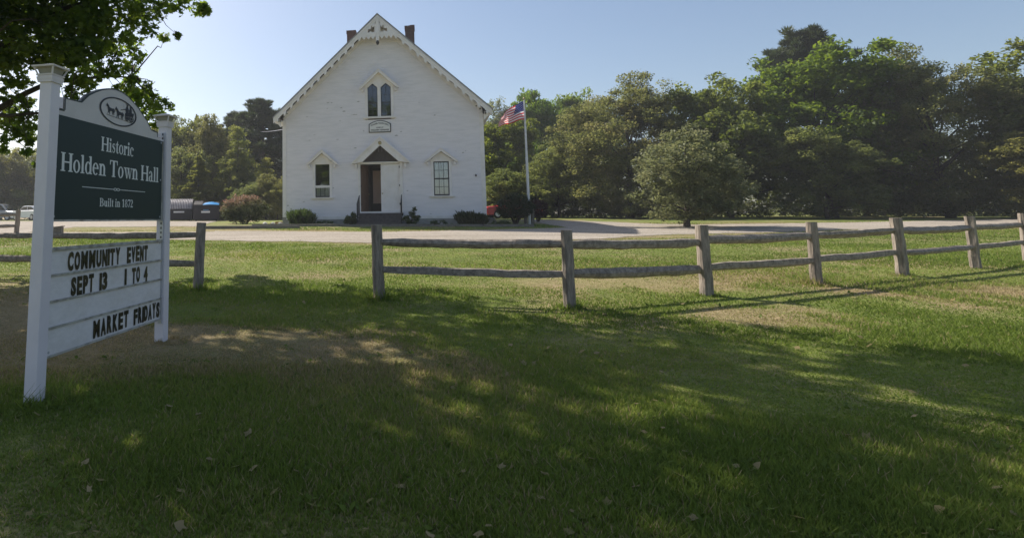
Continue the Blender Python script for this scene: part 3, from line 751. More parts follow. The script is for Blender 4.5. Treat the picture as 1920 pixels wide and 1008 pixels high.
# plaque above the door
pq = empty('plaque', (0, 0, 0)); pq.parent = hall
def arch(x0, x1, z0, zs, zt, n=12):
    pts = [(x0, z0), (x1, z0), (x1, zs)]
    for i in range(1, n): 
        t = i/n; x = x1+(x0-x1)*t; pts.append((x, zs+(zt-zs)*math.sin(math.pi*t)**.9))
    return pts+[(x0, zs)]
g = MB(); g.prism(arch(-.61, .60, 6.27, 6.74, 6.94), -.075, -.032); g.build('plaque_border', m_black, pq)
g = MB(); g.prism(arch(-.565, .555, 6.315, 6.71, 6.90), -.082, -.0755); g.build('plaque_face', m_plaq, pq)
text_mesh('lettering', 'HOLDEN GRANGE', .085, m_black, pq, -.50, .49, 6.36, -.0825, .002, .035)
text_mesh('lettering', 'HOME OF', .06, m_black, pq, -.20, .19, 6.51, -.0825, .002, .03)
tm = text_mesh('lettering', 'HOLDEN TOWN HALL', .09, m_black, pq, -.50, .49, 6.62, -.0825, .002, .035)
co = np.empty(len(tm.data.vertices)*3, np.float32); tm.data.vertices.foreach_get('co', co); co = co.reshape(-1, 3)
co[:,2] += .13*np.cos(co[:,0]/.5*1.45)-.02; tm.data.vertices.foreach_set('co', co.ravel())
# service cable from the eave corner to the woods
g = MB(); pts = []
P0 = O3 + uf*(-5.5) + np.array([0, 0, 6.64]); P1 = np.array([-6.2, 60., 10.6])
for i in range(13):
    t = i/12; P = P0*(1-t)+P1*t; pts.append((P[0], P[1], P[2]-.06*4*t*(1-t)))
g.tube(pts, .014, 5); tag(g.build('service_cable', m_alu), 'thin pale service cable running from hall eave into the trees', 'cable')

# ------------------------------------------------------------------ the roadside sign
SR = math.atan2(.974, .2258)
sgz = terr(5)
sign = empty('roadside_sign', (-2.139, 4.57, 0), SR, 'green and white roadside sign between two white posts', 'sign')
S_ = .107
for x, zt_, dz, ln_ in ((0, 2.665, -.15, .0125), (1.945, 2.60, -.10, 0)):
    g = MB(); g.box(x, x+S_+.004, 0, S_, dz, zt_); p = g.build('post', m_vinyl, sign, bevel=.004); p.rotation_euler = (ln_, 0, 0); p.location = (0, 1.55*ln_, 0)
    c = x+S_/2; a = S_/2
    g = MB()
    g.frustum(c, a, zt_-.012, a+.012, zt_+.006, a+.014); g.frustum(c, a, zt_+.0065, a+.016, zt_+.030, a+.020)
    g.frustum(c, a, zt_+.0305, a+.014, zt_+.040, a+.014)
    g.frustum(c, a, zt_+.0405, a+.020, zt_+.052, a+.024)
    g.frustum(c, a, zt_+.106, a+.046, zt_+.118, a+.050); g.frustum(c, a, zt_+.1185, a+.050, zt_+.150, .004)
    for sx in (-1, 1):
        for sy in (-1, 1):    # corner bars of the flared lantern
            b0, b1 = a+.018, a+.040
            q = .011
            g.add([(c+sx*b0, a+sy*b0, zt_+.0525), (c+sx*(b0-q), a+sy*b0, zt_+.0525), (c+sx*(b0-q), a+sy*(b0-q), zt_+.0525), (c+sx*b0, a+sy*(b0-q), zt_+.0525),
                   (c+sx*b1, a+sy*b1, zt_+.1055), (c+sx*(b1-q), a+sy*b1, zt_+.1055), (c+sx*(b1-q), a+sy*(b1-q), zt_+.1055), (c+sx*b1, a+sy*(b1-q), zt_+.1055)],
                  [(0,3,2,1),(4,5,6,7),(0,1,5,4),(1,2,6,5),(2,3,7,6),(3,0,4,7)])
    g.build('post_cap', m_vinyl, p, fix=True)
    g = MB(); g.frustum(c, a, zt_+.0525, a+.004, zt_+.105, a+.018); g.build('cap_lens', m_lens, p)
# slotted channel on the far post
g = MB(); g.box(1.925, 1.944, .02, .06, .45, 2.52); ch = g.build('mounting_channel', m_alu, sign)
g = MB()
for zz in (2.50, 2.455, 1.52, 1.47, 1.42, 1.37): g.box(1.922, 1.9249, .033, .047, zz-.012, zz+.012)
g.build('channel_hole', m_black, ch)
# panel
X0, X1 = .118, 1.905
YF = .035
g = MB(); g.box(X0, X1, YF, YF+.05, 1.565, 2.420); pn = g.build('sign_panel', m_green, sign)
g = MB(); g.box(X0-.004, X1+.006, YF-.008, YF+.055, 1.548, 1.5645); g.box(X1+.0005, X1+.014, YF-.006, YF+.05, 1.565, 2.42); g.build('panel_edge', m_track, pn)
archp = [(X0, 2.4205), (X1, 2.4205), (1.80, 2.45), (1.80, 2.506), (1.655, 2.518), (1.635, 2.545), (1.57, 2.60), (1.49, 2.645), (1.40, 2.70), (1.30, 2.745), (1.19, 2.785), (1.08, 2.805), (.97, 2.808), (.86, 2.79), (.75, 2.757), (.65, 2.715), (.56, 2.668), (.50, 2.62), (.46, 2.585), (.40, 2.582), (.235, 2.577), (.235, 2.47), (X0, 2.465)]
g = MB(); g.prism(archp, YF, YF+.05); ar = g.build('arched_top', m_cream, sign)
# dark outline following the arch
g = MB(); ol = archp[2:]
for i in range(len(ol)-1):
    (a, b), (c, d_) = ol[i], ol[i+1]; L = math.hypot(c-a, d_-b); nx, nz = -(d_-b)/L*.012, (c-a)/L*.012
    if nx*(1.0-a)+nz*(2.55-b) > 0: pass
    g.add([(a, YF-.0012-i*1e-5, b), (c, YF-.0012-i*1e-5, d_), (c+nx, YF-.0012-i*1e-5, d_+nz), (a+nx, YF-.0012-i*1e-5, b+nz)], [(0, 1, 2, 3)])
    g.add([(a, YF-.002, b), (c, YF-.002, d_), (c, YF+.052, d_), (a, YF+.052, b)], [(0, 1, 2, 3)])
g.build('arch_outline', m_edge, ar)
for x0, x1, z0, z1 in ((.16, .222, 2.478, 2.57), (1.815, 1.885, 2.455, 2.50)):
    g = MB(); g.box(x0, x1, YF+.006, YF+.04, z0, z1); g.build('corner_block', m_vinyl, sign)
for x_, z_ in ((.15, 2.40), (.15, 1.99), (.15, 1.59), (1.88, 2.40), (1.88, 1.99), (1.88, 1.59), (.15, 1.31), (1.89, 1.31), (.15, .53), (1.89, .53)):
    g = MB(); g.lathe([(.009, -.004), (.011, -.002), (.011, -.0002)], (x_, YF, z_), 8, 'y'); g.build('screw', m_alu, sign, fix=True)
# oval emblem
oc = (1.035, 2.592); orx, orz = .318, .135
g = MB(); vs = []; N_ = 56
for i in range(N_):
    t = 2*math.pi*i/N_
    vs += [(oc[0]+orx*math.cos(t), YF-.004, oc[1]+orz*math.sin(t)), (oc[0]+(orx-.026)*math.cos(t), YF-.004, oc[1]+(orz-.013)*math.sin(t))]
g.add(vs, [(2*i, (2*i+2) % (2*N_), (2*i+3) % (2*N_), 2*i+1) for i in range(N_)]); g.build('oval_ring', m_black, ar)
def horse(g, x, z, s, y):
    P = [(-.50,.80),(-.44,.95),(-.40,1.08),(-.36,.98),(-.22,.86),(-.08,.66),(.15,.62),(.36,.66),(.46,.58),(.52,.36),(.47,.34),(.44,.46),(.44,.30),(.40,.18),(.43,.0),(.36,.0),(.33,.18),(.30,.30),(.25,.18),(.27,.0),(.20,.0),(.18,.20),(.20,.34),(-.02,.32),(-.08,.20),(-.05,.0),(-.12,.0),(-.15,.20),(-.18,.30),(-.22,.16),(-.28,.02),(-.34,.03),(-.28,.20),(-.27,.40),(-.32,.56),(-.36,.68),(-.46,.70)]
    g.add([(x+a*s*1.55, y, z+b*s) for a, b in P], [tuple(range(len(P)))])
g = MB(); yy = YF-.0035
horse(g, .895, 2.548, .094, yy); horse(g, 1.045, 2.535, .098, yy-.0004)
def disc(g, x, z, rx, rz, y, n=18, hole=0.):
    if not hole: g.add([(x+rx*math.cos(2*math.pi*i/n), y, z+rz*math.sin(2*math.pi*i/n)) for i in range(n)], [tuple(range(n))])
    else:
        vs = []
        for i in range(n):
            t = 2*math.pi*i/n; vs += [(x+rx*math.cos(t), y, z+rz*math.sin(t)), (x+rx*hole*math.cos(t), y, z+rz*hole*math.sin(t))]
        g.add(vs, [(2*i, (2*i+2) % (2*n), (2*i+3) % (2*n), 2*i+1) for i in range(n)])
disc(g, 1.175, 2.556, .036, .028, yy-.0008, 18, .72); disc(g, 1.255, 2.560, .044, .034, yy-.0009, 18, .74)
for k, (x, zz, r1, r2) in enumerate(((1.175, 2.556, .034, .026), (1.255, 2.560, .042, .032))):
    for j in range(4):
        t = j*math.pi/4; dx_, dz_ = math.cos(t)*r1, math.sin(t)*r2; px_, pz_ = -math.sin(t)*.004, math.cos(t)*.003
        g.add([(x-dx_-px_, yy-.001-j*.0001, zz-dz_-pz_), (x+dx_-px_, yy-.001-j*.0001, zz+dz_-pz_), (x+dx_+px_, yy-.001-j*.0001, zz+dz_+pz_), (x-dx_+px_, yy-.001-j*.0001, zz-dz_+pz_)], [(0, 1, 2, 3)])
for k, P in enumerate(([(1.14,2.575),(1.29,2.585),(1.30,2.622),(1.20,2.618),(1.19,2.605),(1.14,2.600)], [(1.155,2.60),(1.20,2.60),(1.205,2.64),(1.19,2.668),(1.165,2.668),(1.15,2.635)], [(1.215,2.60),(1.26,2.60),(1.262,2.645),(1.25,2.660),(1.225,2.660),(1.212,2.64)], [(1.165,2.640),(1.16,2.648),(1.06,2.622),(1.06,2.616)], [(1.168,2.665),(1.160,2.71),(1.168,2.71),(1.176,2.665)])):
    g.add([(a, yy-.0015-k*.0002, b) for a, b in P], [tuple(range(len(P)))])
disc(g, 1.178, 2.680, .014, .013, yy-.0028); disc(g, 1.238, 2.672, .014, .013, yy-.0029)
g.add([(.83, yy, 2.540), (1.30, yy, 2.522), (1.30, yy, 2.518), (.83, yy, 2.536)], [(3, 2, 1, 0)])
g.build('horse_and_wagon_emblem', m_black, ar, fix=True)

# serif lettering, drawn as strokes
def G_rect(x0, z0, x1, z1): return [[(x0, z0), (x1, z0), (x1, z1), (x0, z1)]]
def G_ring(cx, cz, rx, rz, tx, tz, a0=0, a1=360, n=26):
    out = []; m_ = max(4, int(n*(a1-a0)/360))
    for i in range(m_):
        p, q = R(a0+(a1-a0)*i/m_), R(a0+(a1-a0)*(i+1)/m_)
        f = lambda t, k: (cx+(rx-k*tx)*math.cos(t), cz+(rz-k*tz)*math.sin(t))
        out.append([f(p, 0), f(q, 0), f(q, 1), f(p, 1)])
    return out
def G_stroke(pts, ws):
    out = []; n = len(pts); L = []; Rr = []
    for i in range(n):
        a = pts[max(i-1, 0)]; b = pts[min(i+1, n-1)]; dx_, dz_ = b[0]-a[0], b[1]-a[1]; l_ = math.hypot(dx_, dz_) or 1
        nx, nz = -dz_/l_*ws[i]/2, dx_/l_*ws[i]/2
        L.append((pts[i][0]+nx, pts[i][1]+nz)); Rr.append((pts[i][0]-nx, pts[i][1]-nz))
    return [[Rr[i], Rr[i+1], L[i+1], L[i]] for i in range(n-1)]
def G_stem(x, w, z0, z1, top='serif', bot='serif', ov=.10):
    o = G_rect(x, z0, x+w, z1)
    if bot == 'serif': o += G_rect(x-ov, z0, x+w+ov, z0+.055)
    if top == 'serif': o += G_rect(x-ov, z1-.055, x+w+ov, z1)
    if top == 'flag': o += [[(x-ov, z1-.06), (x+.02, z1-.10), (x+.02, z1), (x-ov, z1-.035)]]
    return o
XH = .69
def glyph(ch):
    W = .20
    if ch == 'H': return G_stem(.10, .23, 0, 1)+G_stem(.80, .23, 0, 1)+G_rect(.33, .46, .80, .54), 1.13
    if ch == 'T': return G_stem(.385, .23, 0, 1, None)+G_rect(.04, .93, .96, 1)+[[(.04, .72), (.10, .72), (.16, .93), (.04, .93)], [(.90, .72), (.96, .72), (.96, .93), (.84, .93)]], 1.0
    if ch == 'B': return G_stem(.10, .22, 0, 1, None, None)+G_rect(0, 0, .50, .06)+G_rect(0, .94, .46, 1)+G_rect(.3, .48, .5, .54)+G_ring(.44, .755, .34, .245, .2, .06, -90, 90)+G_ring(.46, .27, .40, .27, .22, .06, -90, 90), .92
    if ch == 'l': return G_stem(.10, W, 0, 1.02, 'flag'), .42
    if ch == 'i': return G_stem(.10, W, 0, XH, 'flag')+G_ring(.20, .90, .115, .115, .11, .11), .42
    if ch == 'o': return G_ring(.36, .34, .34, .36, .185, .06), .74
    if ch == 'd': return G_ring(.34, .34, .31, .36, .185, .06, 40, 320)+G_stem(.50, W, 0, 1.02, 'flag', None)+G_rect(.68, 0, .78, .055), .80
    if ch == 'e': return G_ring(.34, .34, .33, .36, .185, .06, 0, 315)+G_rect(.17, .35, .66, .41), .70
    if ch == 'c': return G_ring(.34, .34, .33, .36, .185, .06, 45, 315)+G_ring(.52, .54, .10, .10, .095, .095), .68
    if ch == 'n': return G_stem(.10, W, 0, XH, 'flag')+G_ring(.42, .42, .28, .28, .19, .09, 0, 150)+G_stem(.51, .19, 0, .45, None), .84
    if ch == 'u': return G_stem(.10, W, .25, XH, 'flag', None)+G_ring(.37, .27, .27, .28, .19, .09, 180, 330)+G_stem(.50, W, 0, XH, 'flag', None)+G_rect(.70, 0, .78, .055), .83
    if ch == 'a': return G_ring(.28, .18, .25, .20, .16, .055, 60, 330)+G_stem(.36, .19, .05, .50, None, None)+G_ring(.30, .46, .25, .25, .17, .06, 0, 165)+G_rect(.50, 0, .68, .07)+G_rect(.36, 0, .56, .1), .70
    if ch == 'r': return G_stem(.10, W, 0, XH, 'flag')+G_stroke([(.26, .45), (.34, .60), (.44, .66)], [.06, .08, .1])+G_ring(.50, .58, .11, .11, .105, .105), .62
    if ch == 't': return G_rect(.14, .10, .33, .70)+[[(.14, .66), (.33, .66), (.33, .92), (.28, .92)]]+G_rect(.03, .635, .48, .69)+G_stroke([(.235, .14), (.27, .05), (.36, .03), (.48, .09)], [.19, .13, .08, .04]), .50
    if ch == 'w': return [[(.08, XH), (.29, XH), (.46, 0), (.36, 0)], [(.40, 0), (.46, 0), (.62, .60), (.56, .60)], [(.46, XH), (.67, XH), (.84, 0), (.74, 0)], [(.78, 0), (.84, 0), (1.02, XH), (.95, XH)]]+G_rect(0, XH-.055, .37, XH)+G_rect(.40, XH-.055, .74, XH)+G_rect(.86, XH-.055, 1.1, XH), 1.08
    if ch == 's': return G_stroke([(.46, .50), (.42, .63), (.28, .66), (.14, .58), (.14, .48), (.28, .38), (.42, .28), (.44, .16), (.32, .04), (.16, .04), (.08, .20)], [.05, .06, .08, .13, .16, .18, .16, .13, .08, .06, .05]), .55
    if ch == '1': return G_stem(.26, .22, 0, 1, None)+[[(.06, .84), (.06, .80), (.26, .80), (.26, 1.0)]], .70
    if ch == '8': return G_ring(.35, .755, .26, .245, .15, .055)+G_ring(.35, .27, .32, .275, .17, .055), .72
    if ch == '7': return G_rect(.04, .82, .66, 1)+[[(.18, 0), (.36, 0), (.66, .84), (.56, .84)]], .68
    if ch == '2': return G_stroke([(.07, .72), (.14, .90), (.32, .97), (.48, .86), (.50, .68), (.38, .46), (.10, .10)], [.08, .10, .10, .19, .2, .15, .05])+G_rect(.05, 0, .64, .17), .70
    return [], .36
def serif_line(text, x0, x1, z, h, parent, y, name='lettering'):
    tot = sum(glyph(c)[1] for c in text); sx = (x1-x0)/tot; x = 0; g = MB(); k = 0
    for c in text:
        polys, adv = glyph(c)
        for P in polys:
            k += 1; yy = y-.0005-.00003*(k % 40)
            ar_ = sum(P[i][0]*P[(i+1) % len(P)][1]-P[(i+1) % len(P)][0]*P[i][1] for i in range(len(P)))
            if ar_ < 0: P = P[::-1]
            g.add([(x0+(x+a)*sx, yy, z+b*h) for a, b in P], [tuple(range(len(P)))])
        x += adv
    return g.build(name, m_ltr, parent)
serif_line('Historic', .765, 1.325, 2.190, .130, pn, YF)
serif_line('Holden Town Hall', .212, 1.838, 1.962, .156, pn, YF)
serif_line('Built in 1872', .768, 1.332, 1.682, .076, pn, YF)
g = MB(); g.box(.505, .985, YF-.0012, YF-.0002, 1.843, 1.849); g.box(1.085, 1.561, YF-.0012, YF-.0002, 1.843, 1.849)
disc(g, 1.01, 1.846, .028, .014, YF-.0013, 14, .6); disc(g, 1.06, 1.846, .028, .014, YF-.0014, 14, .6); g.build('ornamental_rule', m_ltr, pn)
# changeable letter board
g = MB(); g.box(.115, 1.924, YF, YF+.05, .50, 1.325); lb = g.build('letter_board', m_board, sign)
for zz in (1.326, 1.124, .920, .716, .500):
    g = MB(); g.box(.112, 1.924, YF-.014, YF-.0005, zz-.010, zz+.004 if zz < 1.3 else zz+.02); g.box(.112, 1.924, YF-.018, YF-.0145, zz-.004, zz+.010); g.build('letter_track', m_track, lb)
def row(text, spans, z, h=.156):
    for word, (a, b) in zip(text, spans):
        wts = [.42 if c in 'I1' else (1.25 if c in 'MW' else 1.) for c in word]; tot = sum(wts); x = a
        for c, wt in zip(word, wts):
            cw = (b-a)*wt/tot
            rr = rs.uniform(-.004, .004)
            text_mesh('letter', c, h*(1+rs.uniform(-.02, .02)), m_letter, lb, x+cw*.10, x+cw*.90, z+rr, YF-.004, .0015, .05)
            x += cw
row(['COMMUNITY', 'EVENT'], [(.335, 1.125), (1.235, 1.640)], 1.142)
row(['SEPT', '13', '1', 'TO', '4'], [(.388, .715), (.795, .925), (1.205, 1.245), (1.335, 1.495), (1.560, 1.648)], .932)
row(['MARKET', 'FRIDAYS'], [(.715, 1.300), (1.385, 1.915)], .527)

# ------------------------------------------------------------------ split-rail fences
def log(g, pts, rad, seg=9, rough=.08, seed=0, flat=1.0):
    rr = random.Random(seed); pts = [Vector(p) for p in pts]; n = len(pts); b = len(g.v)
    base = [1+rr.uniform(-rough, rough)*1.6 for _ in range(seg)]
    d = (pts[-1]-pts[0]).normalized(); a = d.orthogonal().normalized()
    if abs(d.z) < .8: a = Vector((0, 0, 1)); a = (a-d*a.dot(d)).normalized()
    c = d.cross(a)
    for i, p in enumerate(pts):
        for k in range(seg):
            t = 2*math.pi*k/seg; r_ = rad[i]*base[k]*(1+rr.uniform(-rough, rough)*.5)
            g.v.append(tuple(p+a*math.cos(t)*r_+c*math.sin(t)*r_*flat))
    for i in range(n-1):
        for k in range(seg):
            k2 = (k+1) % seg; g.face((b+i*seg+k, b+i*seg+k2, b+(i+1)*seg+k2, b+(i+1)*seg+k))
    m0 = g.m; g.m = 1 if g.two else 0
    g.face([b+k for k in range(seg)][::-1]); g.face([b+(n-1)*seg+k for k in range(seg)]); g.m = m0
def fence_post(parent, x, y, h, seed, tilt=(0, 0), r=.085):
    g = MB(); g.two = True; rr = random.Random(seed); z0 = terr(y)-.25; n = 9; H = h+.25
    pts = [(tilt[0]*H*i/(n-1)+rr.uniform(-.006, .006), tilt[1]*H*i/(n-1), H*i/(n-1)-.25) for i in range(n)]
    log(g, pts, [r*(1.06-.10*i/(n-1)) for i in range(n)], 12, .07, seed)
    o = g.build('post', [m_fpost, m_endgrain], parent); o.location = (x, y, terr(y)); return o
def fence_rail(parent, a, b, seed, r=.062):
    g = MB(); g.two = True; rr = random.Random(seed); a, b = Vector(a), Vector(b); n = 14; L = (b-a).length; pts = []; rad = []
    for i in range(n):
        t = i/(n-1); p = a.lerp(b, t); p.z += -.015*math.sin(math.pi*t)+rr.uniform(-.006, .006); pts.append(p)
        rad.append(r*(.72 if t in (0, 1) else (.86 if i in (1, n-2) else 1))*(1+rr.uniform(-.06, .06)))
    log(g, pts, rad, 8, .13, seed, .8); o = g.build('rail', [m_fence, m_endgrain], parent); return o
def gz(x, y, h): return (x, y, terr(y)+h)
fr = empty('split_rail_fence', (0, 0, 0), 0, 'weathered two-rail fence to the right of the lawn opening', 'fence')
pp = [(.865, 8.92, 1.115, (-.020, 0)), (3.40, 8.19, 1.055, (.006, 0)), (5.85, 9.05, 1.06, (0, .02)), (8.3, 10.0, 1.05, (.01, 0)), (10.75, 11.0, 1.06, (-.02, 0)), (13.2, 12.0, 1.04, (.01, .01)), (15.6, 13.1, 1.05, (0, 0))]
for i, (x, y, h, t) in enumerate(pp): fence_post(fr, x, y, h, 20+i, t)
rl = [[(.865, 8.92), (3.40, 8.19), (.855, .865), (.455, .455)], [(3.40, 8.19), (5.85, 9.05), (.86, .80), (.455, .40)], [(5.85, 9.05), (8.3, 10.0), (.84, .82), (.44, .42)], [(8.3, 10.0), (10.75, 11.0), (.82, .84), (.43, .44)], [(10.75, 11.0), (13.2, 12.0), (.82, .8), (.42, .42)], [(13.2, 12.0), (15.6, 13.1), (.82, .8), (.42, .42)]]
for i, (a, b, hu, hl) in enumerate(rl):
    for j, h in enumerate((hu, hl)):
        va, vb = Vector(a), Vector(b); d_ = (vb-va).normalized()*.05
        oy = .045 if i % 2 else 0
        fence_rail(fr, (a[0]-d_.x, a[1]-d_.y+oy, terr(a[1])+h[0]), (b[0]+d_.x, b[1]+d_.y+oy, terr(b[1])+h[1]), 50+i*3+j, .062)
fl = empty('split_rail_fence', (0, 0, 0), 0, 'weathered two-rail fence behind the green sign, left of the opening', 'fence')
pl = [(-2.08, 10.02, 1.12, (.035, 0)), (-5.30, 11.25, 1.0, (0, 0)), (-8.4, 12.4, 1.05, (0, 0))]
for i, (x, y, h, t) in enumerate(pl): fence_post(fl, x, y, h, 30+i, t, .08)
for i, (a, b, hu, hl) in enumerate([[(-2.08, 10.02), (-5.30, 11.25), (.915, .845), (.435, .40)], [(-5.30, 11.25), (-8.4, 12.4), (.85, .80), (.40, .40)]]):
    for j, h in enumerate((hu, hl)):
        fence_rail(fl, (a[0]+.05, a[1]+i*.05, terr(a[1])+h[0]), (b[0]-.05, b[1]+i*.05, terr(b[1])+h[1]), 80+i*3+j, .058)
ff = empty('split_rail_fence', (0, 0, 0), 0, 'sunlit far fence at the edge of the parking lot', 'fence')
for i, (x, y, h) in enumerate([(-13.7, 26.6, 1.03), (-16.3, 25.4, 1.02), (-18.9, 24.2, 1.05)]): fence_post(ff, x, y, h, 40+i, (.04, 0), .10)
for i, (a, b) in enumerate([((-13.7, 26.6), (-16.3, 25.4)), ((-16.3, 25.4), (-18.9, 24.2))]):
    for j, h in enumerate((.84, .34)):
        fence_rail(ff, (a[0]+.04, a[1], terr(a[1])+h), (b[0]-.04, b[1], terr(b[1])+h), 95+i*3+j, .075)
g = MB(); x, y = -11.4, 25.4
g.prism([(-.62, 0), (.30, 0), (.30, .36), (-.62, .26)], -.12, .12); g.prism([(-.66, .262), (.34, .372), (.34, .40), (-.66, .29)], -.15, .15)
tb = g.build('parking_stop', m_timber, None, fix=True); tb.location = (x, y, terr(y)-.03); tag(tb, 'low weathered timber block at the lawn edge seen below the green panel', 'timber block')

# ------------------------------------------------------------------ foliage
MAPLE = np.array([(0,-.5),(.12,-.28),(.48,-.20),(.30,.02),(.42,.30),(.16,.22),(0,.56),(-.16,.22),(-.42,.30),(-.30,.02),(-.48,-.20),(-.12,-.28)])
RHOMB = np.array([(0,-.5),(.30,.0),(0,.55),(-.30,.0)])
NEED = np.array([(-.05,-.5),(.05,-.5),(0,.55)])
STRIP = np.array([(-.12,-.5),(.12,-.5),(.10,.3),(0,.55),(-.10,.3)])
def leaf_mesh(name, C, size, tint, mat, shape, rg, droop=.0, flat=.5, dirs=None):
    n = len(C); k = len(shape)
    if dirs is None:
        a = rg.normal(size=(n, 3)); a[:,2] = a[:,2]*.7-droop
    else: a = dirs + rg.normal(size=(n, 3))*.28
    a /= np.linalg.norm(a, axis=1, keepdims=True)+1e-9
    nn = rg.normal(size=(n, 3)); nn[:,2] += np.sign(nn[:,2])*flat*2
    b = np.cross(nn, a); b /= np.linalg.norm(b, axis=1, keepdims=True)+1e-9
    c = np.cross(a, b)
    s = np.asarray(size).reshape(-1, 1, 1)
    fold = np.abs(shape[:,0])*.35
    V = C[:,None,:] + s*(b[:,None,:]*shape[None,:,0,None] + a[:,None,:]*shape[None,:,1,None] + c[:,None,:]*fold[None,:,None])
    return fast_mesh(name, V.reshape(-1, 3), k, n, np.repeat(tint, k), mat)
def clumps(rg, lobes, n, shell=.55):
    L = np.array(lobes, float); w = (L[:,3]*L[:,4]*L[:,5])**.75; w /= w.sum()
    i = rg.choice(len(L), n, p=w); d = rg.normal(size=(n, 3)); d /= np.linalg.norm(d, axis=1, keepdims=True)
    r = (shell**3+(1-shell**3)*rg.uniform(size=n))**(1/3)
    return L[i,:3]+d*L[i,3:6]*r[:,None]
def fill(rg, CC, rad, per, flat=.65, tv=.28):
    n = len(CC); d = rg.normal(size=(n*per, 3)); d /= np.linalg.norm(d, axis=1, keepdims=True)
    r = rg.uniform(size=n*per)**.45; R_ = np.repeat(rad, per)
    P = np.repeat(CC, per, 0)+d*(r*R_)[:,None]*np.array([1, 1, flat])
    ct = rg.uniform(.5-tv, .5+tv, n)
    t = np.clip(np.repeat(ct, per)+rg.normal(0, .15, n*per), 0, 1)
    return P, t
def branches(g, rg, base, h0, targets, r0):
    base = np.array(base, float)
    top = np.array([base[0]*.2+targets[:,0].mean()*.8, base[1]*.2+targets[:,1].mean()*.8, targets[:,2].max()*.82])
    N_ = 8; tp = []
    for i in range(N_):
        t = i/(N_-1); p = base*(1-t)+top*t; p[:2] += rg.normal(0, .06, 2)*(t > 0)*h0*.12; tp.append(p)
    g.tube(tp, [r0*(1.25 if i == 0 else 1-.82*i/(N_-1)) for i in range(N_)], 9)
    for q in targets:
        t = np.clip((q[2]-base[2])/(top[2]-base[2]+1e-6)*.62+rg.uniform(-.05, .05), .15, .92); k = t*(N_-1); i = int(k); f = k-i
        s = np.array(tp[i])*(1-f)+np.array(tp[min(i+1, N_-1)])*f; m1 = s*.55+q*.45; m1[2] += .12*np.linalg.norm(q-s)*rg.uniform(-.2, 1)
        rr = max(r0*(1-.8*t)*.42, .012); g.tube([s, m1, s*.2+q*.8+rg.normal(0, .05, 3), q], [rr, rr*.65, rr*.4, rr*.15], 6, cap=False)

def broad_arch(name, seed, lobes, nclump, per, crad, lsize, mat, H, r0, shape=RHOMB, trunk_c=(0, 0), ntarget=26, tv=.28, shell=.32, flat=.7):
    """an archetype tree: Empty > trunk, crown; size about 1:1 in metres, base at origin"""
    rg = np.random.default_rng(seed)
    CC = clumps(rg, lobes, nclump, shell); CC = CC[CC[:,2] > .25]
    P, t = fill(rg, CC, rg.uniform(crad*.6, crad*1.25, len(CC)), per, flat, tv)
    k = P[:,2] > .05; P, t = P[k], t[k]
    e = bpy.data.objects.new(name, None); COL.objects.link(e)
    me = leaf_mesh('crown', P, rg.uniform(lsize*.7, lsize*1.25, len(P)), t, mat, shape, rg, droop=.25)
    o = bpy.data.objects.new('crown', me); COL.objects.link(o); o.parent = e
    g = MB(); idx = rg.choice(len(CC), min(ntarget, len(CC)), replace=False)
    branches(g, rg, (trunk_c[0], trunk_c[1], -.2), H, CC[idx], r0); g.build('trunk', m_bark, e, smooth=True)
    return e
def egg(H, W, low=.12, n=7, seed=0):
    """irregular lobes for a crown H high, W wide"""
    rr = random.Random(seed); L = [(0, 0, H*.55, W*.36, W*.36, H*.36)]
    for i in range(n):
        a = rr.uniform(0, 6.28); zz = rr.uniform(low+.12, .86); rad = W*.5*(1-abs(zz-.45)*1.1)*.72
        s = rr.uniform(.16, .26)
        L.append((math.cos(a)*rad, math.sin(a)*rad, H*zz, W*s, W*s, H*s*.75))
    return L
def put(e, loc, label, cat, group, rz=0, sc=(1, 1, 1), first=False):
    o = e if first else copy_tree(e)
    o.location = (loc[0], loc[1], terr(loc[1])); o.rotation_euler = (0, 0, rz); o.scale = sc
    tag(o, label, cat, group); return o

GB = 'trees behind the hall'
# archetypes: all 10 m high and 8 m wide, scaled in place
A = broad_arch('maple_tree', 1, egg(10, 8, .08, 10, 1), 420, 84, .66, .25, l_bright, 10, .20)
put(A, (23.2, 62), 'tall bright green maple rising right behind the flagpole', 'tree', GB, .5, (1.05, 1.05, 1.40), True)
put(A, (17.0, 54), 'rounded bright green tree beside the hall wall below the flag', 'tree', GB, 2.2, (.92, .9, .98))
put(A, (28.6, 66), 'dark topped green tree right of the tall maple', 'tree', GB, 4.0, (1.0, 1.0, 1.47))
put(A, (13.5, 60), 'green tree close behind the right corner of hall', 'tree', GB, 5.0, (.8, .8, 1.02))
B = broad_arch('broadleaf_tree', 2, egg(10, 8, .02, 11, 7), 440, 84, .64, .24, l_mid, 10, .18)
put(B, (-13.4, 58), 'olive green broadleaf tree above the dumpsters', 'tree', GB, .3, (.82, .82, 1.15), True)
put(B, (-17.0, 66), 'tall green broadleaf tree just right of the sign', 'tree', GB, 1.8, (.9, .9, 1.26))
put(B, (-22.5, 72), 'green tree in the woods behind the right sign post', 'tree', GB, 2.9, (1.05, 1.05, 1.12))
put(B, (-28.2, 74), 'green tree in the woods behind the green panel', 'tree', GB, 4.2, (1.05, 1.05, 1.10))
put(B, (-33.5, 73), 'green tree in the woods just right of the left sign post', 'tree', GB, 5.3, (1.05, 1.05, 1.05))
put(B, (-38.0, 70), 'dark green tree above the white car', 'tree', GB, .9, (1.0, 1.0, .98))
put(B, (-44.0, 72), 'dark green tree above the silver car at left edge', 'tree', GB, 3.5, (1.1, 1.1, .95))
put(B, (-9.0, 66), 'green tree between the pine and the broadleaf tree', 'tree', GB, 5.8, (.8, .8, 1.08))
C_ = broad_arch('olive_tree', 3, egg(10, 8, .02, 12, 4), 440, 84, .58, .21, l_olive, 10, .15)
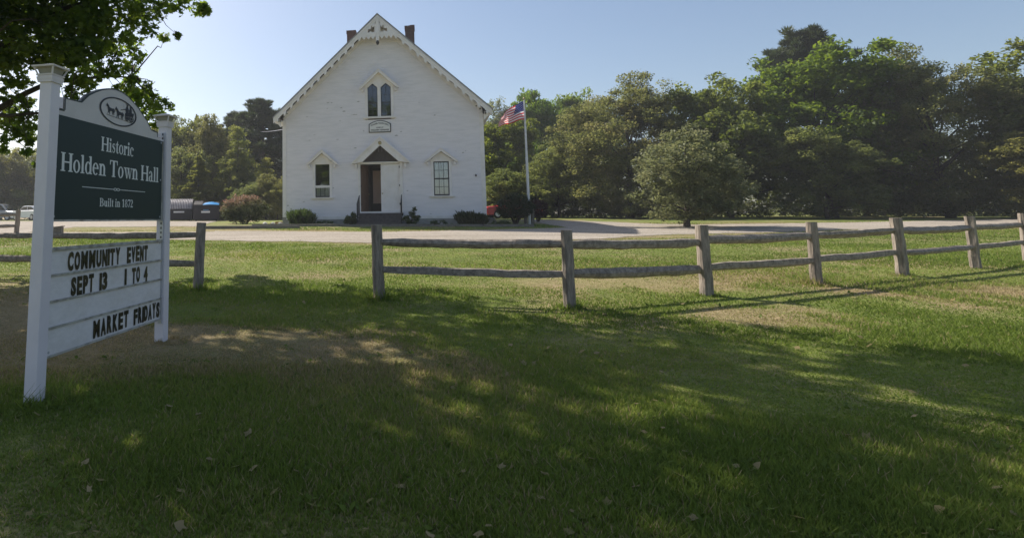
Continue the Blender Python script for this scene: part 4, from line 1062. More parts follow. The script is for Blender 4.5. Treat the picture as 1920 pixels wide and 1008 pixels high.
put(C_, (18.6, 46), 'greyish olive tree right of the flagpole', 'tree', GB, .4, (.80, .75, .66), True)
put(C_, (15.3, 48), 'low olive shrub tree behind the round dark bush', 'tree', GB, 2.0, (.62, .62, .45))
put(C_, (-3.4, 46.5), 'light olive sapling against the left wall of the hall', 'tree', GB, 3.3, (.45, .45, .40))
put(C_, (-5.9, 47.6), 'young olive tree behind the pink tinged bush', 'tree', GB, 1.3, (.42, .42, .34))
RU = broad_arch('rusty_olive_tree', 8, egg(10, 8.6, -.08, 16, 12)+[(0,0,1.8,3.2,3.2,1.6),(-2.2,-.5,3,1.8,1.8,2),(2.4,0,3,1.8,1.8,2),(1.6,.5,8.2,1.6,1.6,1.4)], 720, 130, .55, .145, l_rust, 10, .22, tv=.34)
put(RU, (22.0, 42), 'large rusty olive tree spreading at right of the gravel path', 'tree', GB, 0, (1.16, 1.1, 1.03), True)
PALE = broad_arch('pale_tree', 9, egg(10, 6, .3, 8, 3), 220, 60, .6, .22, l_pale, 10, .14, tv=.2)
put(PALE, (24.0, 78), 'pale thin topped tree peeking above hall eave at right', 'tree', GB, 0, (1.0, 1.0, 1.60), True)
LARCH = None
# the light tree with a pointed top, and the little conifer
def conifer(name, seed, H, W, mat, nb, per, lsize, droop, r0, low=.06, power=.9, shape=NEED, jag=.3):
    rg = np.random.default_rng(seed); e = bpy.data.objects.new(name, None); COL.objects.link(e)
    P = []; T = []; Dd = []; g = MB(); g.tube([(0, 0, -.2), (0, 0, H*.5), (0, 0, H*.98)], [r0, r0*.6, .02], 8)
    for i in range(nb):
        t = (i+.5)/nb; zz = H*(low+(1-low)*t); L = W/2*((1-t)**power)*(1+rg.uniform(-jag, jag))+.12; a = rg.uniform(0, 6.283)
        d = np.array([math.cos(a), math.sin(a), 0]); tip = np.array([0, 0, zz])+d*L+np.array([0, 0, -droop*L])
        if L > .5: g.tube([(0, 0, zz), tuple(np.array([0, 0, zz])+d*L*.5+np.array([0, 0, .05*L])), tuple(tip)], [.03+.02*L*.3, .02, .008], 5, cap=False)
        m_ = max(6, int(per*L)); s = rg.uniform(.12, 1.02, m_)**.8
        side = np.array([-d[1], d[0], 0]); off = rg.normal(0, .16*L*.8+.05, m_)*(1.05-s*.7)
        p = np.array([0, 0, zz])+d*L*s[:,None]+side*off[:,None]+np.array([0, 0, -droop*L])*(s[:,None]**1.6)+np.stack([0*s, 0*s, rg.normal(0, .07, m_)], 1)
        P.append(p); T.append(np.clip(rg.uniform(.25, .75)+rg.normal(0, .15, m_)+.15*(s-.5), 0, 1)); Dd.append(np.repeat(d[None]*1.0+np.array([0, 0, .1]), m_, 0)+side*np.sign(off)[:,None]*.6)
    P = np.concatenate(P); T = np.concatenate(T); Dd = np.concatenate(Dd)
    me = leaf_mesh('crown', P, rg.uniform(lsize*.7, lsize*1.3, len(P)), T, mat, shape, rg, dirs=Dd, flat=.3)
    o = bpy.data.objects.new('crown', me); COL.objects.link(o); o.parent = e; g.build('trunk', m_bark, e, smooth=True)
    return e
NEED2 = np.array([(-.09,-.5),(.09,-.5),(.06,.2),(0,.55),(-.06,.2)])
WIDE = np.array([(-.16,-.5),(.16,-.5),(.12,.2),(0,.55),(-.12,.2)])
CN = conifer('young_conifer', 21, 9, 5.6, l_spruce, 150, 150, .34, .12, .12, .02, .75, WIDE, .35)
FE = broad_arch('feathery_tree', 33, [(0,0,.9,2.7,2.7,1.0),(0,0,2.2,2.6,2.6,1.2),(.2,.1,3.6,2.1,2.1,1.2),(-.1,0,5.0,1.55,1.55,1.2),(.1,.1,6.3,1.0,1.0,1.1),(0,0,7.6,.55,.55,1.0),(-1.6,-.6,2.8,1.0,1.0,.9),(1.7,-.5,2.4,1.0,1.0,.8),(1.0,.4,4.4,.9,.9,.8)], 420, 90, .42, .17, l_feather, 9, .13, WIDE, tv=.3, shell=.4)
put(FE, (-7.3, 51.5), 'sunlit pointed light green tree left of the hall', 'tree', GB, 0, (1.0, 1.0, .98), True)
put(FE, (-4.6, 50.0), 'shorter light green pointed tree close to the left wall of the hall', 'tree', GB, 2.0, (.75, .75, .62))
put(CN, (-10.3, 49.5), 'small young conifer behind the blue lidded dumpster', 'tree', GB, 1.0, (.75, .75, .60), True)
put(C_, (-12.3, 52), 'light olive tree behind the ribbed dumpster', 'tree', GB, 2.4, (.66, .66, .72))
put(C_, (-10.2, 56), 'light olive tree between the dumpsters and the pointed conifer', 'tree', GB, 5.1, (.72, .72, 1.06))
put(C_, (-16.2, 60), 'light olive tree just right of the far sign post', 'tree', GB, .8, (.75, .75, 1.0))
put(CN, (-14.9, 70), 'narrow conifer tip above the broadleaf trees', 'tree', GB, 3.3, (.55, .55, 1.38))
# white pine: plates of needles on long limbs
def pine(seed, H, W):
    rg = np.random.default_rng(seed); e = bpy.data.objects.new('pine_tree', None); COL.objects.link(e); g = MB()
    g.tube([(0, 0, -.2), (.1, 0, H*.5), (0, .1, H*.97)], [.26, .16, .03], 9); CC = []; RR = []
    for i in range(84):
        t = rg.uniform(.12, 1)**.85; zz = H*t; L = W/2*min(1.0, 1.5*(1-t)**.62+.12)*rg.uniform(.55, 1.15); a = rg.uniform(0, 6.283)
        d = np.array([math.cos(a), math.sin(a), rg.uniform(-.02, .22)])
        g.tube([(0, 0, zz), tuple(np.array([0, 0, zz])+d*L*.55), tuple(np.array([0, 0, zz])+d*L+np.array([0, 0, .15]))], [.06*(1-t*.6), .035, .012], 5, cap=False)
        for s in np.linspace(.35, 1, 5):
            CC.append(np.array([0, 0, zz])+d*L*s+rg.normal(0, .22, 3)); RR.append(rg.uniform(.4, .75))
    CC = np.array(CC); P, t = fill(rg, CC, np.array(RR), 150, .5, .3)
    dirs = P-np.repeat(CC, 150, 0)+np.array([0, 0, .25])
    me = leaf_mesh('crown', P, rg.uniform(.24, .42, len(P)), t, l_pine, np.array([(-.15,-.5),(.15,-.5),(0,.55)]), rg, dirs=dirs*3, flat=.2)
    o = bpy.data.objects.new('crown', me); COL.objects.link(o); o.parent = e; g.build('trunk', m_bark, e, smooth=True)
    return e
PN = pine(31, 13, 9.0)
put(PN, (-6.0, 61), 'tall dark pine left of the hall roof', 'tree', GB, 0, (1, 1, .92), True)
put(PN, (-2.4, 64), 'dark pine half hidden behind the left eave', 'tree', GB, 2.0, (.9, .9, .88))
put(PN, (33.0, 70), 'dark conifer between the rusty tree and the maples', 'tree', GB, 3.0, (.8, .8, 1.0))
GX = 'back row of the woods'
for i, (x, y, rz, sc_, lb_) in enumerate([(-46, 88, .2, 1.15, 'far tree behind the woods at the left edge'), (-38, 90, 1.2, 1.1, 'far tree behind the woods over the white car'), (-30, 88, 2.2, 1.2, 'far tree behind the woods left of the green panel centre'), (-23, 86, 3.2, 1.2, 'far tree behind the woods right of the green panel centre'), (-16, 84, 4.2, 1.2, 'far tree behind the woods over the dumpsters'), (-9, 80, 5.2, 1.15, 'far tree behind the dark pines'), (-2, 78, .9, 1.1, 'far tree behind the left eave of the hall')]):
    put(B, (x, y), lb_, 'tree', GX, rz, (1.2, 1.0, sc_))
for i, (x, y, rz, sc_, lb_) in enumerate([(20, 74, .7, 1.25, 'far green tree behind the flag'), (27, 80, 1.7, 1.45, 'far green tree behind the tall maple'), (36, 76, 2.7, 1.4, 'far green tree behind the rusty olive tree'), (45, 66, 3.7, 1.4, 'far green tree behind the right woods'), (54, 56, 4.7, 1.4, 'far green tree behind the right end of the woods')]):
    put(A, (x, y), lb_, 'tree', GX, rz, (1.3, 1.1, sc_))
# apple tree with pale leaves at the right
put(PN, (-9.8, 67), 'dark pine standing left of the tall pine', 'tree', GB, 4.0, (.85, .85, .90))
AP = broad_arch('apple_tree', 12, [(0,0,3.0,2.0,2.0,1.5),(-1.5,-.3,2.6,1.1,1.1,.9),(1.5,.3,2.8,1.4,1.4,1.2),(.2,.1,4.2,1.3,1.3,1.0),(-1.7,.2,1.8,.9,.9,.7),(1.2,-.8,1.5,1.2,1.2,.8),(-.3,-1,1.6,1.0,1.0,.8),(2.6,.2,2.0,1.1,1.1,1.2),(0,0,1.0,1.7,1.7,.7)], 370, 50, .38, .15, l_pale, 5, .14, tv=.32)
put(AP, (16.75, 27), 'small pale leaved apple tree hanging in at the right', 'tree', None, .2, (1, 1, .95), True)
# woods going on beyond the apple tree
GR = 'woods beyond the right lawn'
for i, (src, x, y, rz, sc, lb_) in enumerate([
        (B, 28.5, 41, .5, (1.15, 1.1, 1.12), 'broad green tree next right of the rusty olive tree'),
        (A, 34.0, 39, 1.4, (1.2, 1.2, 1.22), 'tall bright green tree in the right woods'),
        (RU, 38.5, 36, 2.0, (1.0, 1.0, 1.05), 'rusty tree in the far right woods'),
        (B, 43.0, 34, 3.1, (1.2, 1.2, 1.15), 'broad green tree at the right end of the woods'),
        (C_, 31.0, 36, 4.0, (.8, .8, .6), 'low olive tree in front of the right woods'),
        (C_, 39.5, 31, 5.0, (.75, .75, .55), 'low olive tree near the right end of the woods'),
        (PN, 40.5, 48, 1.0, (1.0, 1.0, 1.15), 'dark pine standing over the right woods')]):
    put(src, (x, y), lb_, 'tree', GR, rz, sc)

# low growth along the edge of the woods
def thicket(name, X0, X1, Yf, n, mat, hmax, seed, label):
    rg = np.random.default_rng(seed); x = rg.uniform(X0, X1, n); y = Yf(x)+rg.uniform(0, 2.2, n)
    zz = np.interp(y, TY, TZ)+rg.uniform(.1, 1, n)**1.4*hmax
    CC = np.stack([x, y, zz], 1); P, t = fill(rg, CC, rg.uniform(.3, .6, n), 38, .8, .3); k = P[:,2] > np.interp(P[:,1], TY, TZ); P, t = P[k], t[k]
    me = leaf_mesh(name, P, rg.uniform(.12, .26, len(P)), t, mat, RHOMB, rg)
    o = bpy.data.objects.new(name, me); COL.objects.link(o); tag(o, label, 'undergrowth', kind='stuff')
thicket('undergrowth', 16, 75, lambda x: 84-.5*(x-16), 900, l_mid, 5.0, 44, 'dense undergrowth deep behind the right woods')
thicket('undergrowth', -48, -14.5, lambda x: 66+0*x, 420, l_mid, 3.2, 41, 'tangled undergrowth along the woods behind the cars')
thicket('undergrowth', -14.5, -2, lambda x: 49+.3*np.abs(x+8), 260, l_mid, 2.0, 42, 'tangled undergrowth behind the dumpsters and left of the hall')
thicket('undergrowth', 13.5, 50, lambda x: 47-.22*(x-13.5), 1100, l_olive, 2.6, 43, 'tangled undergrowth along the woods right of the hall')

# the big maple over the sign
def big_maple():
    rg = np.random.default_rng(77)
    lobes = [(-6.5, 11.5, 8.6, 5.6, 5.4, 4.2), (-9, 12, 6.0, 4, 4, 2.6), (-4, 10, 10, 4, 4, 3.4), (-7.5, 8.5, 8, 4, 4, 3.2), (-8.5, 14, 7.5, 3.5, 3.5, 3)]
    CC = clumps(rg, lobes, 720, .35)
    keep = []
    # pixel-free pruning: the crown is kept clear of the lawn side, as a pruned roadside tree is
    for c in CC:
        px, py, d_ = proj(c)
        ok = True
        if d_ > .3 and px > -90 and py > -45: ok = False
        if d_ > .3 and px > 470 and py > -170 and px < 2100: ok = False
        keep.append(ok)
    CC = CC[np.array(keep)]; rad = rg.uniform(.45, .8, len(CC))
    # the limbs that hang into view, given by where they hang (x, y, z)
    hang = []
    def H(px, py, r, D=None, n=1):
        for _ in range(n):
            D_ = D or rg.uniform(11.5, 15.0); P = at(px+rg.normal(0, 6), py+rg.normal(0, 5), D_); hang.append((*P, r))
    for px in range(-70, 215, 26):
        for py in range(-40, 140, 26):
            if px > 150 and py > 95: continue
            H(px, py, rg.uniform(.26, .42), n=2)
    for px, py, r in [(235,-25,.4),(265,-30,.4),(300,-35,.4),(330,-28,.38),(360,-20,.34),(235,5,.36),(262,8,.34),(290,2,.34),(315,-2,.3),(342,2,.26),(362,8,.24),(378,14,.2),(392,12,.14),(386,30,.1),
            (225,35,.34),(250,38,.3),(272,48,.24),(285,60,.22),(302,68,.18),(318,72,.15),(334,76,.11),(262,72,.22),(268,92,.18),(262,112,.17),(254,130,.15),(258,142,.12),(246,140,.12),
            (205,60,.34),(215,85,.28),(222,105,.22),(228,115,.16),(190,110,.3),(180,135,.26),(165,150,.26),(150,165,.25),(135,175,.22),(190,150,.14),(120,150,.3),(110,165,.25),(30,150,.3),(10,155,.28),(50,160,.26),(215,120,.24),(200,130,.24),(236,128,.2),(243,100,.24),(245,75,.28),(232,60,.3),(150,150,.26),(172,158,.2),(280,25,.3),(305,18,.28),(330,14,.22)]:
        H(px, py, r)
    for px, py, r in [(222,158,.16),(238,160,.18),(252,168,.2),(270,172,.24),(285,182,.26),(298,190,.24),(310,196,.16),(285,205,.24),(270,195,.24),(300,210,.16),(255,185,.22),(290,228,.2),(276,222,.2),(285,240,.15),(240,172,.24),(262,160,.18),(300,200,.22),(312,190,.14),(230,150,.12),(262,178,.24),(280,165,.14)]:
        H(px, py, r, rg.uniform(13.0, 14.5))
    for px, py, r in [(8,172,.14),(30,176,.18),(48,182,.2),(60,195,.2),(20,195,.12),(5,212,.22),(24,220,.22),(42,226,.22),(60,232,.18),(10,238,.2),(32,246,.18),(8,258,.14),(52,258,.16),(58,282,.14),(45,272,.12),(62,300,.1),(15,205,.24),(35,212,.24),(55,216,.22),(18,232,.24),(45,240,.22),(60,248,.2),(25,262,.18),(40,286,.14),(20,280,.12),(55,206,.2),(-20,190,.3),(-25,230,.3),(-30,260,.25)]:
        H(px, py, r, rg.uniform(11.5, 14))
    hang = np.array(hang); HC = hang[:,:3]; HR = hang[:,3]
    P1, t1 = fill(rg, CC, rad, 46, .6, .3)
    # leaf count follows the size of the spray
    cnt = np.clip((HR/.42)**2.0*112, 20, 130).astype(int)
    P2 = []; t2 = []
    for c, r, k in zip(HC, HR, cnt):
        p, t = fill(rg, c[None], np.array([r]), int(k), .75, .3); P2.append(p); t2.append(t)
    P2 = np.concatenate(P2); t2 = np.concatenate(t2)
    P = np.concatenate([P1, P2]); T = np.concatenate([t1, t2])
    e = empty('maple_tree', (0, 0, 0), 0, 'big maple hanging over the green sign in the foreground', 'tree')
    me = leaf_mesh('crown', P, np.concatenate([rg.uniform(.14, .24, len(P1)), rg.uniform(.10, .175, len(P2))]), T, l_maple, MAPLE, rg, droop=.5, flat=.5)
    o = bpy.data.objects.new('crown', me); COL.objects.link(o); o.parent = e
    g = MB(); base = np.array([-8.6, 12.2, terr(12.2)-.3])
    tp = [base, base+[.1, 0, 2.2], base+[.4, -.2, 4.5], base+[1.0, -.6, 7.5], base+[1.6, -.8, 11]]
    g.tube(tp, [.42, .33, .28, .18, .05], 12)
    # main limbs arch up and out from the trunk; twigs leave the nearest limb
    LP = []
    for q in [(-4.4, 13.2, 4.6), (-5.2, 12.0, 3.6), (-4.0, 12.6, 6.4), (-6.0, 11.0, 5.2), (-7.6, 10.0, 4.6), (-2.4, 10.0, 9.5), (-6.5, 7.5, 8.0), (-9.5, 8.5, 8.0), (-9.5, 15.5, 7.0), (-11.5, 12.5, 6.5), (-5.5, 14.0, 8.5), (-7.0, 13.2, 3.4)]:
        q = np.array(q); zf = np.clip((q[2]-1.2)/11*.8, .28, .8); i = zf*4; k = int(i); f = i-k; s = np.array(tp[k])*(1-f)+np.array(tp[min(k+1, 4)])*f
        L = np.linalg.norm(q-s); pts = []
        for t in np.linspace(0, 1, 9):
            p = s*(1-t)+q*t; p = p+np.array([0, 0, .16*L*math.sin(math.pi*t*.9)])+(rg.normal(0, .05, 3) if 0 < t else 0); pts.append(p)
        g.tube(pts, [(.035+.016*L)*(1-.86*t) for t in np.linspace(0, 1, 9)], 7, cap=False); LP += pts[2:]
    LP = np.array(LP)
    for q in np.concatenate([CC[rg.choice(len(CC), 60, replace=False)], HC[rg.choice(len(HC), 150, replace=False)]]):
        d2 = np.linalg.norm(LP-q, axis=1); s = LP[d2.argmin()]; L = d2.min()
        if L > 3.2: continue
        m1 = s*.5+q*.5+np.array([0, 0, .12*L])+rg.normal(0, .06*L, 3); m2 = s*.2+q*.8+rg.normal(0, .04*L, 3)
        rr = .006+.006*L; g.tube([s, m1, m2, q], [rr, rr*.7, rr*.45, .003], 5, cap=False)
    g.build('trunk', m_bark, e, smooth=True)
big_maple()

# ------------------------------------------------------------------ shrubs
def shrub(name, loc, lobes, n, per, crad, ls, mat, label, seed, shape=RHOMB, top_tint=0., stems=7, up=False, tv=.25):
    rg = np.random.default_rng(seed); CC = clumps(rg, lobes, n, .6); CC = CC[CC[:,2] > .05]
    P, t = fill(rg, CC, rg.uniform(crad*.7, crad*1.2, len(CC)), per, .8, tv); k = P[:,2] > .03; P, t = P[k], t[k]
    if top_tint:
        L = np.array(lobes); zt = (L[:,2]+L[:,5]).max(); f = np.clip((P[:,2]/zt-.45)*1.6-.25*P[:,0]/L[:,3].max(), 0, 1); t = np.clip(t*.55+f*top_tint*rg.uniform(.5, 1.2, len(P)), 0, 1)
    dirs = None
    if up: dirs = np.stack([P[:,0]*.9, P[:,1]*.9, np.full(len(P), .9)], 1)
    e = empty(name, (loc[0], loc[1], terr(loc[1])), 0, label, 'shrub')
    me = leaf_mesh('foliage', P, rg.uniform(ls*.7, ls*1.3, len(P)), t, mat, shape, rg, dirs=dirs, flat=.3)
    o = bpy.data.objects.new('foliage', me); COL.objects.link(o); o.parent = e
    g = MB(); rr = random.Random(seed)
    for i in range(stems):
        q = CC[rr.randrange(len(CC))]*np.array([.8, .8, .75]); g.tube([(q[0]*.06, q[1]*.06, -.1), tuple(q*np.array([.35, .35, .5])), tuple(q)], [.035, .025, .01], 6, cap=False)
    g.build('stem', m_bark, e)
    return e
shrub('flowering_shrub', (-4.55, 35.4), [(0,0,.95,1.35,1.2,.72),(-.75,0,.85,.7,.7,.55),(.7,0,.95,.7,.7,.55),(.1,0,1.25,.75,.7,.45),(0,0,.42,1.1,1.0,.36)], 270, 52, .24, .085, l_pink, 'wide bush with pink tinged top left of the hall', 51, top_tint=.85)
shrub('yew_shrub', (-1.05, 31.6), [(0,0,.36,.72,.55,.34),(-.2,0,.46,.4,.4,.26),(.25,0,.42,.36,.36,.24)], 110, 46, .26, .26, l_yew, 'feathery yew at the left front corner of the hall', 52, NEED2, up=True)
shrub('yew_shrub', (7.75, 30.2), [(0,0,.27,.62,.5,.25),(-.5,0,.36,.25,.25,.2),(.45,0,.25,.3,.3,.18)], 90, 46, .26, .27, l_dense, 'low dark juniper below the right window of the hall', 53, NEED2, up=True)
for i, (u_, sc_, lb_) in enumerate(((-1.55, .9, 'small leafy plant left of the entrance steps'), (1.62, 1.15, 'small leafy plant right of the entrance steps'))):
    P = O3+uf*u_+nf*1.0
    shrub('foundation_plant', (P[0], P[1]), [(0,0,.3*sc_,.36*sc_,.3,.3*sc_),(.1,0,.55*sc_,.15,.15,.25*sc_)], 40, 36, .13, .09, l_yew, lb_, 54+i)
shrub('round_bush', (10.15, 30.7), [(0,0,.95,.98,.9,.62),(-.35,0,.85,.65,.6,.5),(.35,0,.9,.65,.6,.5)], 330, 60, .16, .055, l_dense, 'clipped round dark bush beside the flagpole', 58, stems=12)
shrub('maroon_shrub', (12.6, 34.2), [(0,0,.75,.55,.5,.55)], 60, 46, .2, .08, l_maroon, 'maroon leaved shrub right of the flagpole base', 59)
for i, (u_, off, lb_) in enumerate(((-2.9, 1.5, 'low ground plant between the yew and the steps'), (3.0, 1.2, 'low ground plant between the steps and the juniper'), (6.0, 1.6, 'small weedy plant at the right corner of the hall'))):
    P = O3+uf*u_+nf*off
    shrub('ground_plant', (P[0], P[1]), [(0,0,.12,.5,.25,.12)], 26, 26, .1, .07, l_yew, lb_, 62+i, stems=4)

# ------------------------------------------------------------------ bed edging, stones
ed = empty('bed_edging', (3.32, 32.0, 0), -TAU, 'long low timber edging in front of the hall bed', 'edging')
xx = -6.6; k = 0
while xx < 6.4:
    L = 2.35; yv = -2.35+.04*math.sin(k*2.1)
    wy = 32-(yv*-1)*c_-0; Pm = O3+uf*(xx+L/2)+nf*(-yv); zz = terr(Pm[1])
    g = MB(); g.box(xx, xx+L-.02, yv, yv+.14, zz-.06, zz+.12+.01*(k % 2)); g.build('timber', m_timber, ed, bevel=.012); xx += L; k += 1
lt = MB(); lt.box(-2.3, 2.3, -.09, .09, -.05, .15); t2_ = lt.build('landscape_timber', m_timber, None, bevel=.015); t2_.location = (-3.3, 28.7, terr(28.7)); t2_.rotation_euler = (0, 0, -.06); tag(t2_, 'single long timber on the verge below the pink tinged bush', 'timber')
def stone(g, x, y, z, r, rr):
    b = len(g.v); bm = bmesh.new(); bmesh.ops.create_icosphere(bm, subdivisions=1, radius=r)
    for v in bm.verts: v.co = Vector((v.co.x*rr.uniform(.8, 1.25), v.co.y*rr.uniform(.8, 1.25), v.co.z*rr.uniform(.55, .8)))*rr.uniform(.88, 1.1)
    vs = [(v.co.x+x, v.co.y+y, v.co.z+z) for v in bm.verts]; fs = [tuple(v.index for v in f.verts) for f in bm.faces]; bm.free(); g.add(vs, fs)
rr = random.Random(9)
for i, lb_ in enumerate(['left end', 'near left', 'middle', 'near right', 'right end']):
    g = MB(); stone(g, 0, 0, 0, .14+.03*rr.random(), rr); o = g.build('stone', m_stone); x = -3.1+i*.42; y = 33.2+rr.uniform(-.15, .15); o.location = (x, y, terr(y)+.06)
    tag(o, 'pale stone left of the yew, at the %s of the short row' % lb_, 'stone', 'pale stones left of the yew')
g = MB()
for i in range(7): 
    x = i*.21; g.box(x, x+.19, rr.uniform(0, .03), .1, .0, .075)
for i in range(4):
    x = .3+i*.21; g.box(x, x+.19, rr.uniform(0, .03), .1, .078, .15)
o = g.build('brick_pile', m_rust); o.location = (-2.9, 34.0, terr(34)+.0); tag(o, 'low pile of reddish bricks behind the pale stones', 'brick pile')
# stacked stone by the right corner
st = empty('stone_stack', (9.05, 32.0, terr(32)), .2, 'small stack of dark flat stones at the right corner of the hall', 'stone stack')
for i, (x, z0, w_, h_) in enumerate([(-.25, 0, .22, .22), (.2, 0, .24, .20), (-.03, .215, .42, .10)]):
    g = MB(); g.box(x-w_, x+w_, -.2, .2, z0, z0+h_); g.build('stone', m_found, st, bevel=.03)

# ------------------------------------------------------------------ flagpole and flag
fp = empty('flagpole', (11.0, 31.06, terr(31.06)), 0, 'white flagpole between two short wooden posts', 'flagpole')
g = MB(); g.tube([(0, 0, 0), (0, 0, 3.6)], [.078, .066], 14); g.tube([(0, 0, 3.601), (0, 0, 5.2)], [.057, .052], 14); g.tube([(0, 0, 5.201), (0, 0, 6.62)], [.044, .036], 14); g.build('pole', m_pole, fp)
g = MB(); g.lathe([(.012, 6.62), (.05, 6.65), (.062, 6.70), (.05, 6.75), (.01, 6.78)], (0, 0, 0), 12); g.build('finial', m_brass, fp, smooth=True)
for x in (-.20, .17):
    g = MB(); g.box(x-.07, x+.07, -.08, .08, -.2, .82); g.build('support_post', m_timber, fp, bevel=.01)
g = MB(); g.box(-.12, .09, -.03, .03, .55, .62); g.build('bolt', m_iron, fp)
g = MB(); g.tube([(-.075, -.05, 1.2), (-.06, -.05, 6.5)], .006, 5); g.build('halyard', m_fw, fp)
fg = empty('flag', (11.0, 31.06, terr(31.06)), 0, 'stars and stripes flag flying left from the pole', 'flag')
NU, NV = 60, 26
def flag_pt(u, v):      # u 0..1 from hoist to fly, v 0..1 from bottom to top
    x = -.05-1.36*u-.06*u*(1-v); sag = -.80*u**1.25*(.55+.45*v)
    w = math.sin(u*11-v*2.6)*.12*min(1, u*3)+math.sin(u*6+1.3+v*3)*.07*u
    z0 = 5.56+1.0*v*(1-.10*u)
    return (x+.05*math.sin(v*5+u*9)*u, -w*1.7-.2*u, z0+sag+.06*math.sin(u*9+v*3)*u)
g = MB(); vs = [flag_pt(i/NU, j/NV) for i in range(NU+1) for j in range(NV+1)]; b0 = len(g.v); g.v += vs
for i in range(NU):
    for j in range(NV):
        canton = (i/NU < .40) and (j >= 12)
        g.m = 2 if canton else (0 if (j//2) % 2 == 0 else 1)
        a = i*(NV+1)+j; g.face((a, a+1, a+NV+2, a+NV+1))
g.build('flag_cloth', [m_red, m_fw, m_blue], fg, smooth=True)
g = MB()
for r_ in range(9):
    for c2 in range(6 if r_ % 2 == 0 else 5):
        u = (c2*2+1+(r_ % 2))/12*.40; v = 1-(r_+1)/10*.538
        for sd in (-1, 1):
            P = []
            for q in range(10):
                t = q*math.pi/5; rad_ = .030 if q % 2 == 0 else .012
                p = flag_pt(min(1, max(0, u-math.sin(t)*rad_/1.4)), min(1, v+math.cos(t)*rad_/.98)); P.append((p[0], p[1]+sd*.006, p[2]))
            g.add(P, [tuple(range(10))])
g.build('star', m_fw, fg, kind='stuff')

# ------------------------------------------------------------------ dumpsters
def dumpster(x, y, rz, label, kind):
    e = empty('dumpster', (x, y, terr(y)), rz, label, 'dumpster', 'dumpsters at the edge of the lot')
    W, Dp = 1.85, 1.5
    if kind == 'ribbed':
        prof = [(-.75, .08), (.75, .08), (.75, 1.62), (.10, 1.62), (-.75, .88)]
    else:
        prof = [(-.75, .08), (.75, .08), (.75, 1.45), (-.75, 1.15)]
    g = MB(); n = len(prof)
    for s in (-1, 1): g.v += [(s*W/2, a, b) for a, b in prof]
    g.face(range(n)); g.face([n+i for i in range(n)][::-1])
    for i in range(n): g.face((i, i+n, (i+1) % n+n, (i+1) % n))
    b = g.build('bin', m_dump, e, fix=True, bevel=.012)
    for zz in (.30, .86):
        g = MB(); g.box(-W/2+.02, W/2-.02, -.80, -.756, zz-.04, zz+.04); g.build('rib', m_dump, b)
    for s in (-1, 1):
        g = MB(); g.box(*sorted((s*(W/2+.005), s*(W/2+.09))), -.3, .5, .52, .66); g.build('fork_pocket', m_dump, b)
        for yy in (-.6, .6):
            g = MB(); g.lathe([(.07, -.03), (.08, 0), (.07, .03)], (s*.75, yy, .05), 10, 'x'); g.build('caster', m_tyre, b, fix=True)
    if kind == 'ribbed':
        nr = 15; lid = MB(); lid.prism([(-W/2+.02, 0), (W/2-.02, 0), (W/2-.02, .01), (-W/2+.02, .01)], 0, 0)
        g = MB(); vs = []
        crv = [(-.80, .90), (-.74, 1.06), (-.62, 1.24), (-.44, 1.42), (-.20, 1.56), (.08, 1.66), (.3, 1.68)]
        N_ = nr*4
        for i in range(N_+1):
            x_ = -W/2+W*i/N_; o_ = .035*(1 if (i % 4) in (0, 1) else 0)
            for a, b_ in crv: vs.append((x_, a-o_*.7, b_+o_*.7))
        k = len(crv)
        bq = len(g.v); g.v += vs
        for i in range(N_):
            g.m = 0 if (i % 4) in (0, 3, 1) else 1  # ridges take the painted glint, grooves the bin colour
            for j in range(k-1): g.face((bq+i*k+j, bq+(i+1)*k+j, bq+(i+1)*k+j+1, bq+i*k+j+1))
        g.build('ribbed_lid', [m_lid_glint, m_dump], e, fix=True)
        g = MB(); g.box(-.45, .35, -.80, -.7905, .62, .74); g.build('label_plate', m_dlabel, b)
    else:
        g = MB(); vs = []; N_ = 14
        for i in range(N_+1):
            for j in range(7):
                x_ = -.25+1.2*i/N_; y_ = -.72+1.5*j/6; vs.append((x_, y_, 1.17+.2*(j/6)+.14*math.sin(math.pi*i/N_)*math.sin(math.pi*(j+.5)/7)+.02))
        g.add(vs, [(i*7+j, (i+1)*7+j, (i+1)*7+j+1, i*7+j+1) for i in range(N_) for j in range(6)]); g.build('blue_lid', m_bluelid, e, fix=True)
        g = MB(); g.add([(-W/2, -.78, 1.17), (-.27, -.78, 1.17), (-.27, .78, 1.49), (-W/2, .78, 1.49), (-W/2, -.78, 1.21), (-.27, -.78, 1.21), (-.27, .78, 1.53), (-W/2, .78, 1.53)], [(0,3,2,1),(4,5,6,7),(0,1,5,4),(1,2,6,5),(2,3,7,6),(3,0,4,7)]); g.build('black_lid', m_dump, e)
        g = MB(); g.box(-.35, .30, -.80, -.7905, .60, .74); g.build('label_plate', m_dlabel, b)
        g = MB(); g.box(-.22, .20, -.80, -.7915, .79, .86); g.build('blue_label', m_bluel, b)
dumpster(-10.75, 45.4, .10, 'dark dumpster with ribbed curved lid, sun glint coloured into its ridges', 'ribbed')
dumpster(-8.65, 44.7, .14, 'dark dumpster with a blue lid and white label', 'blue')

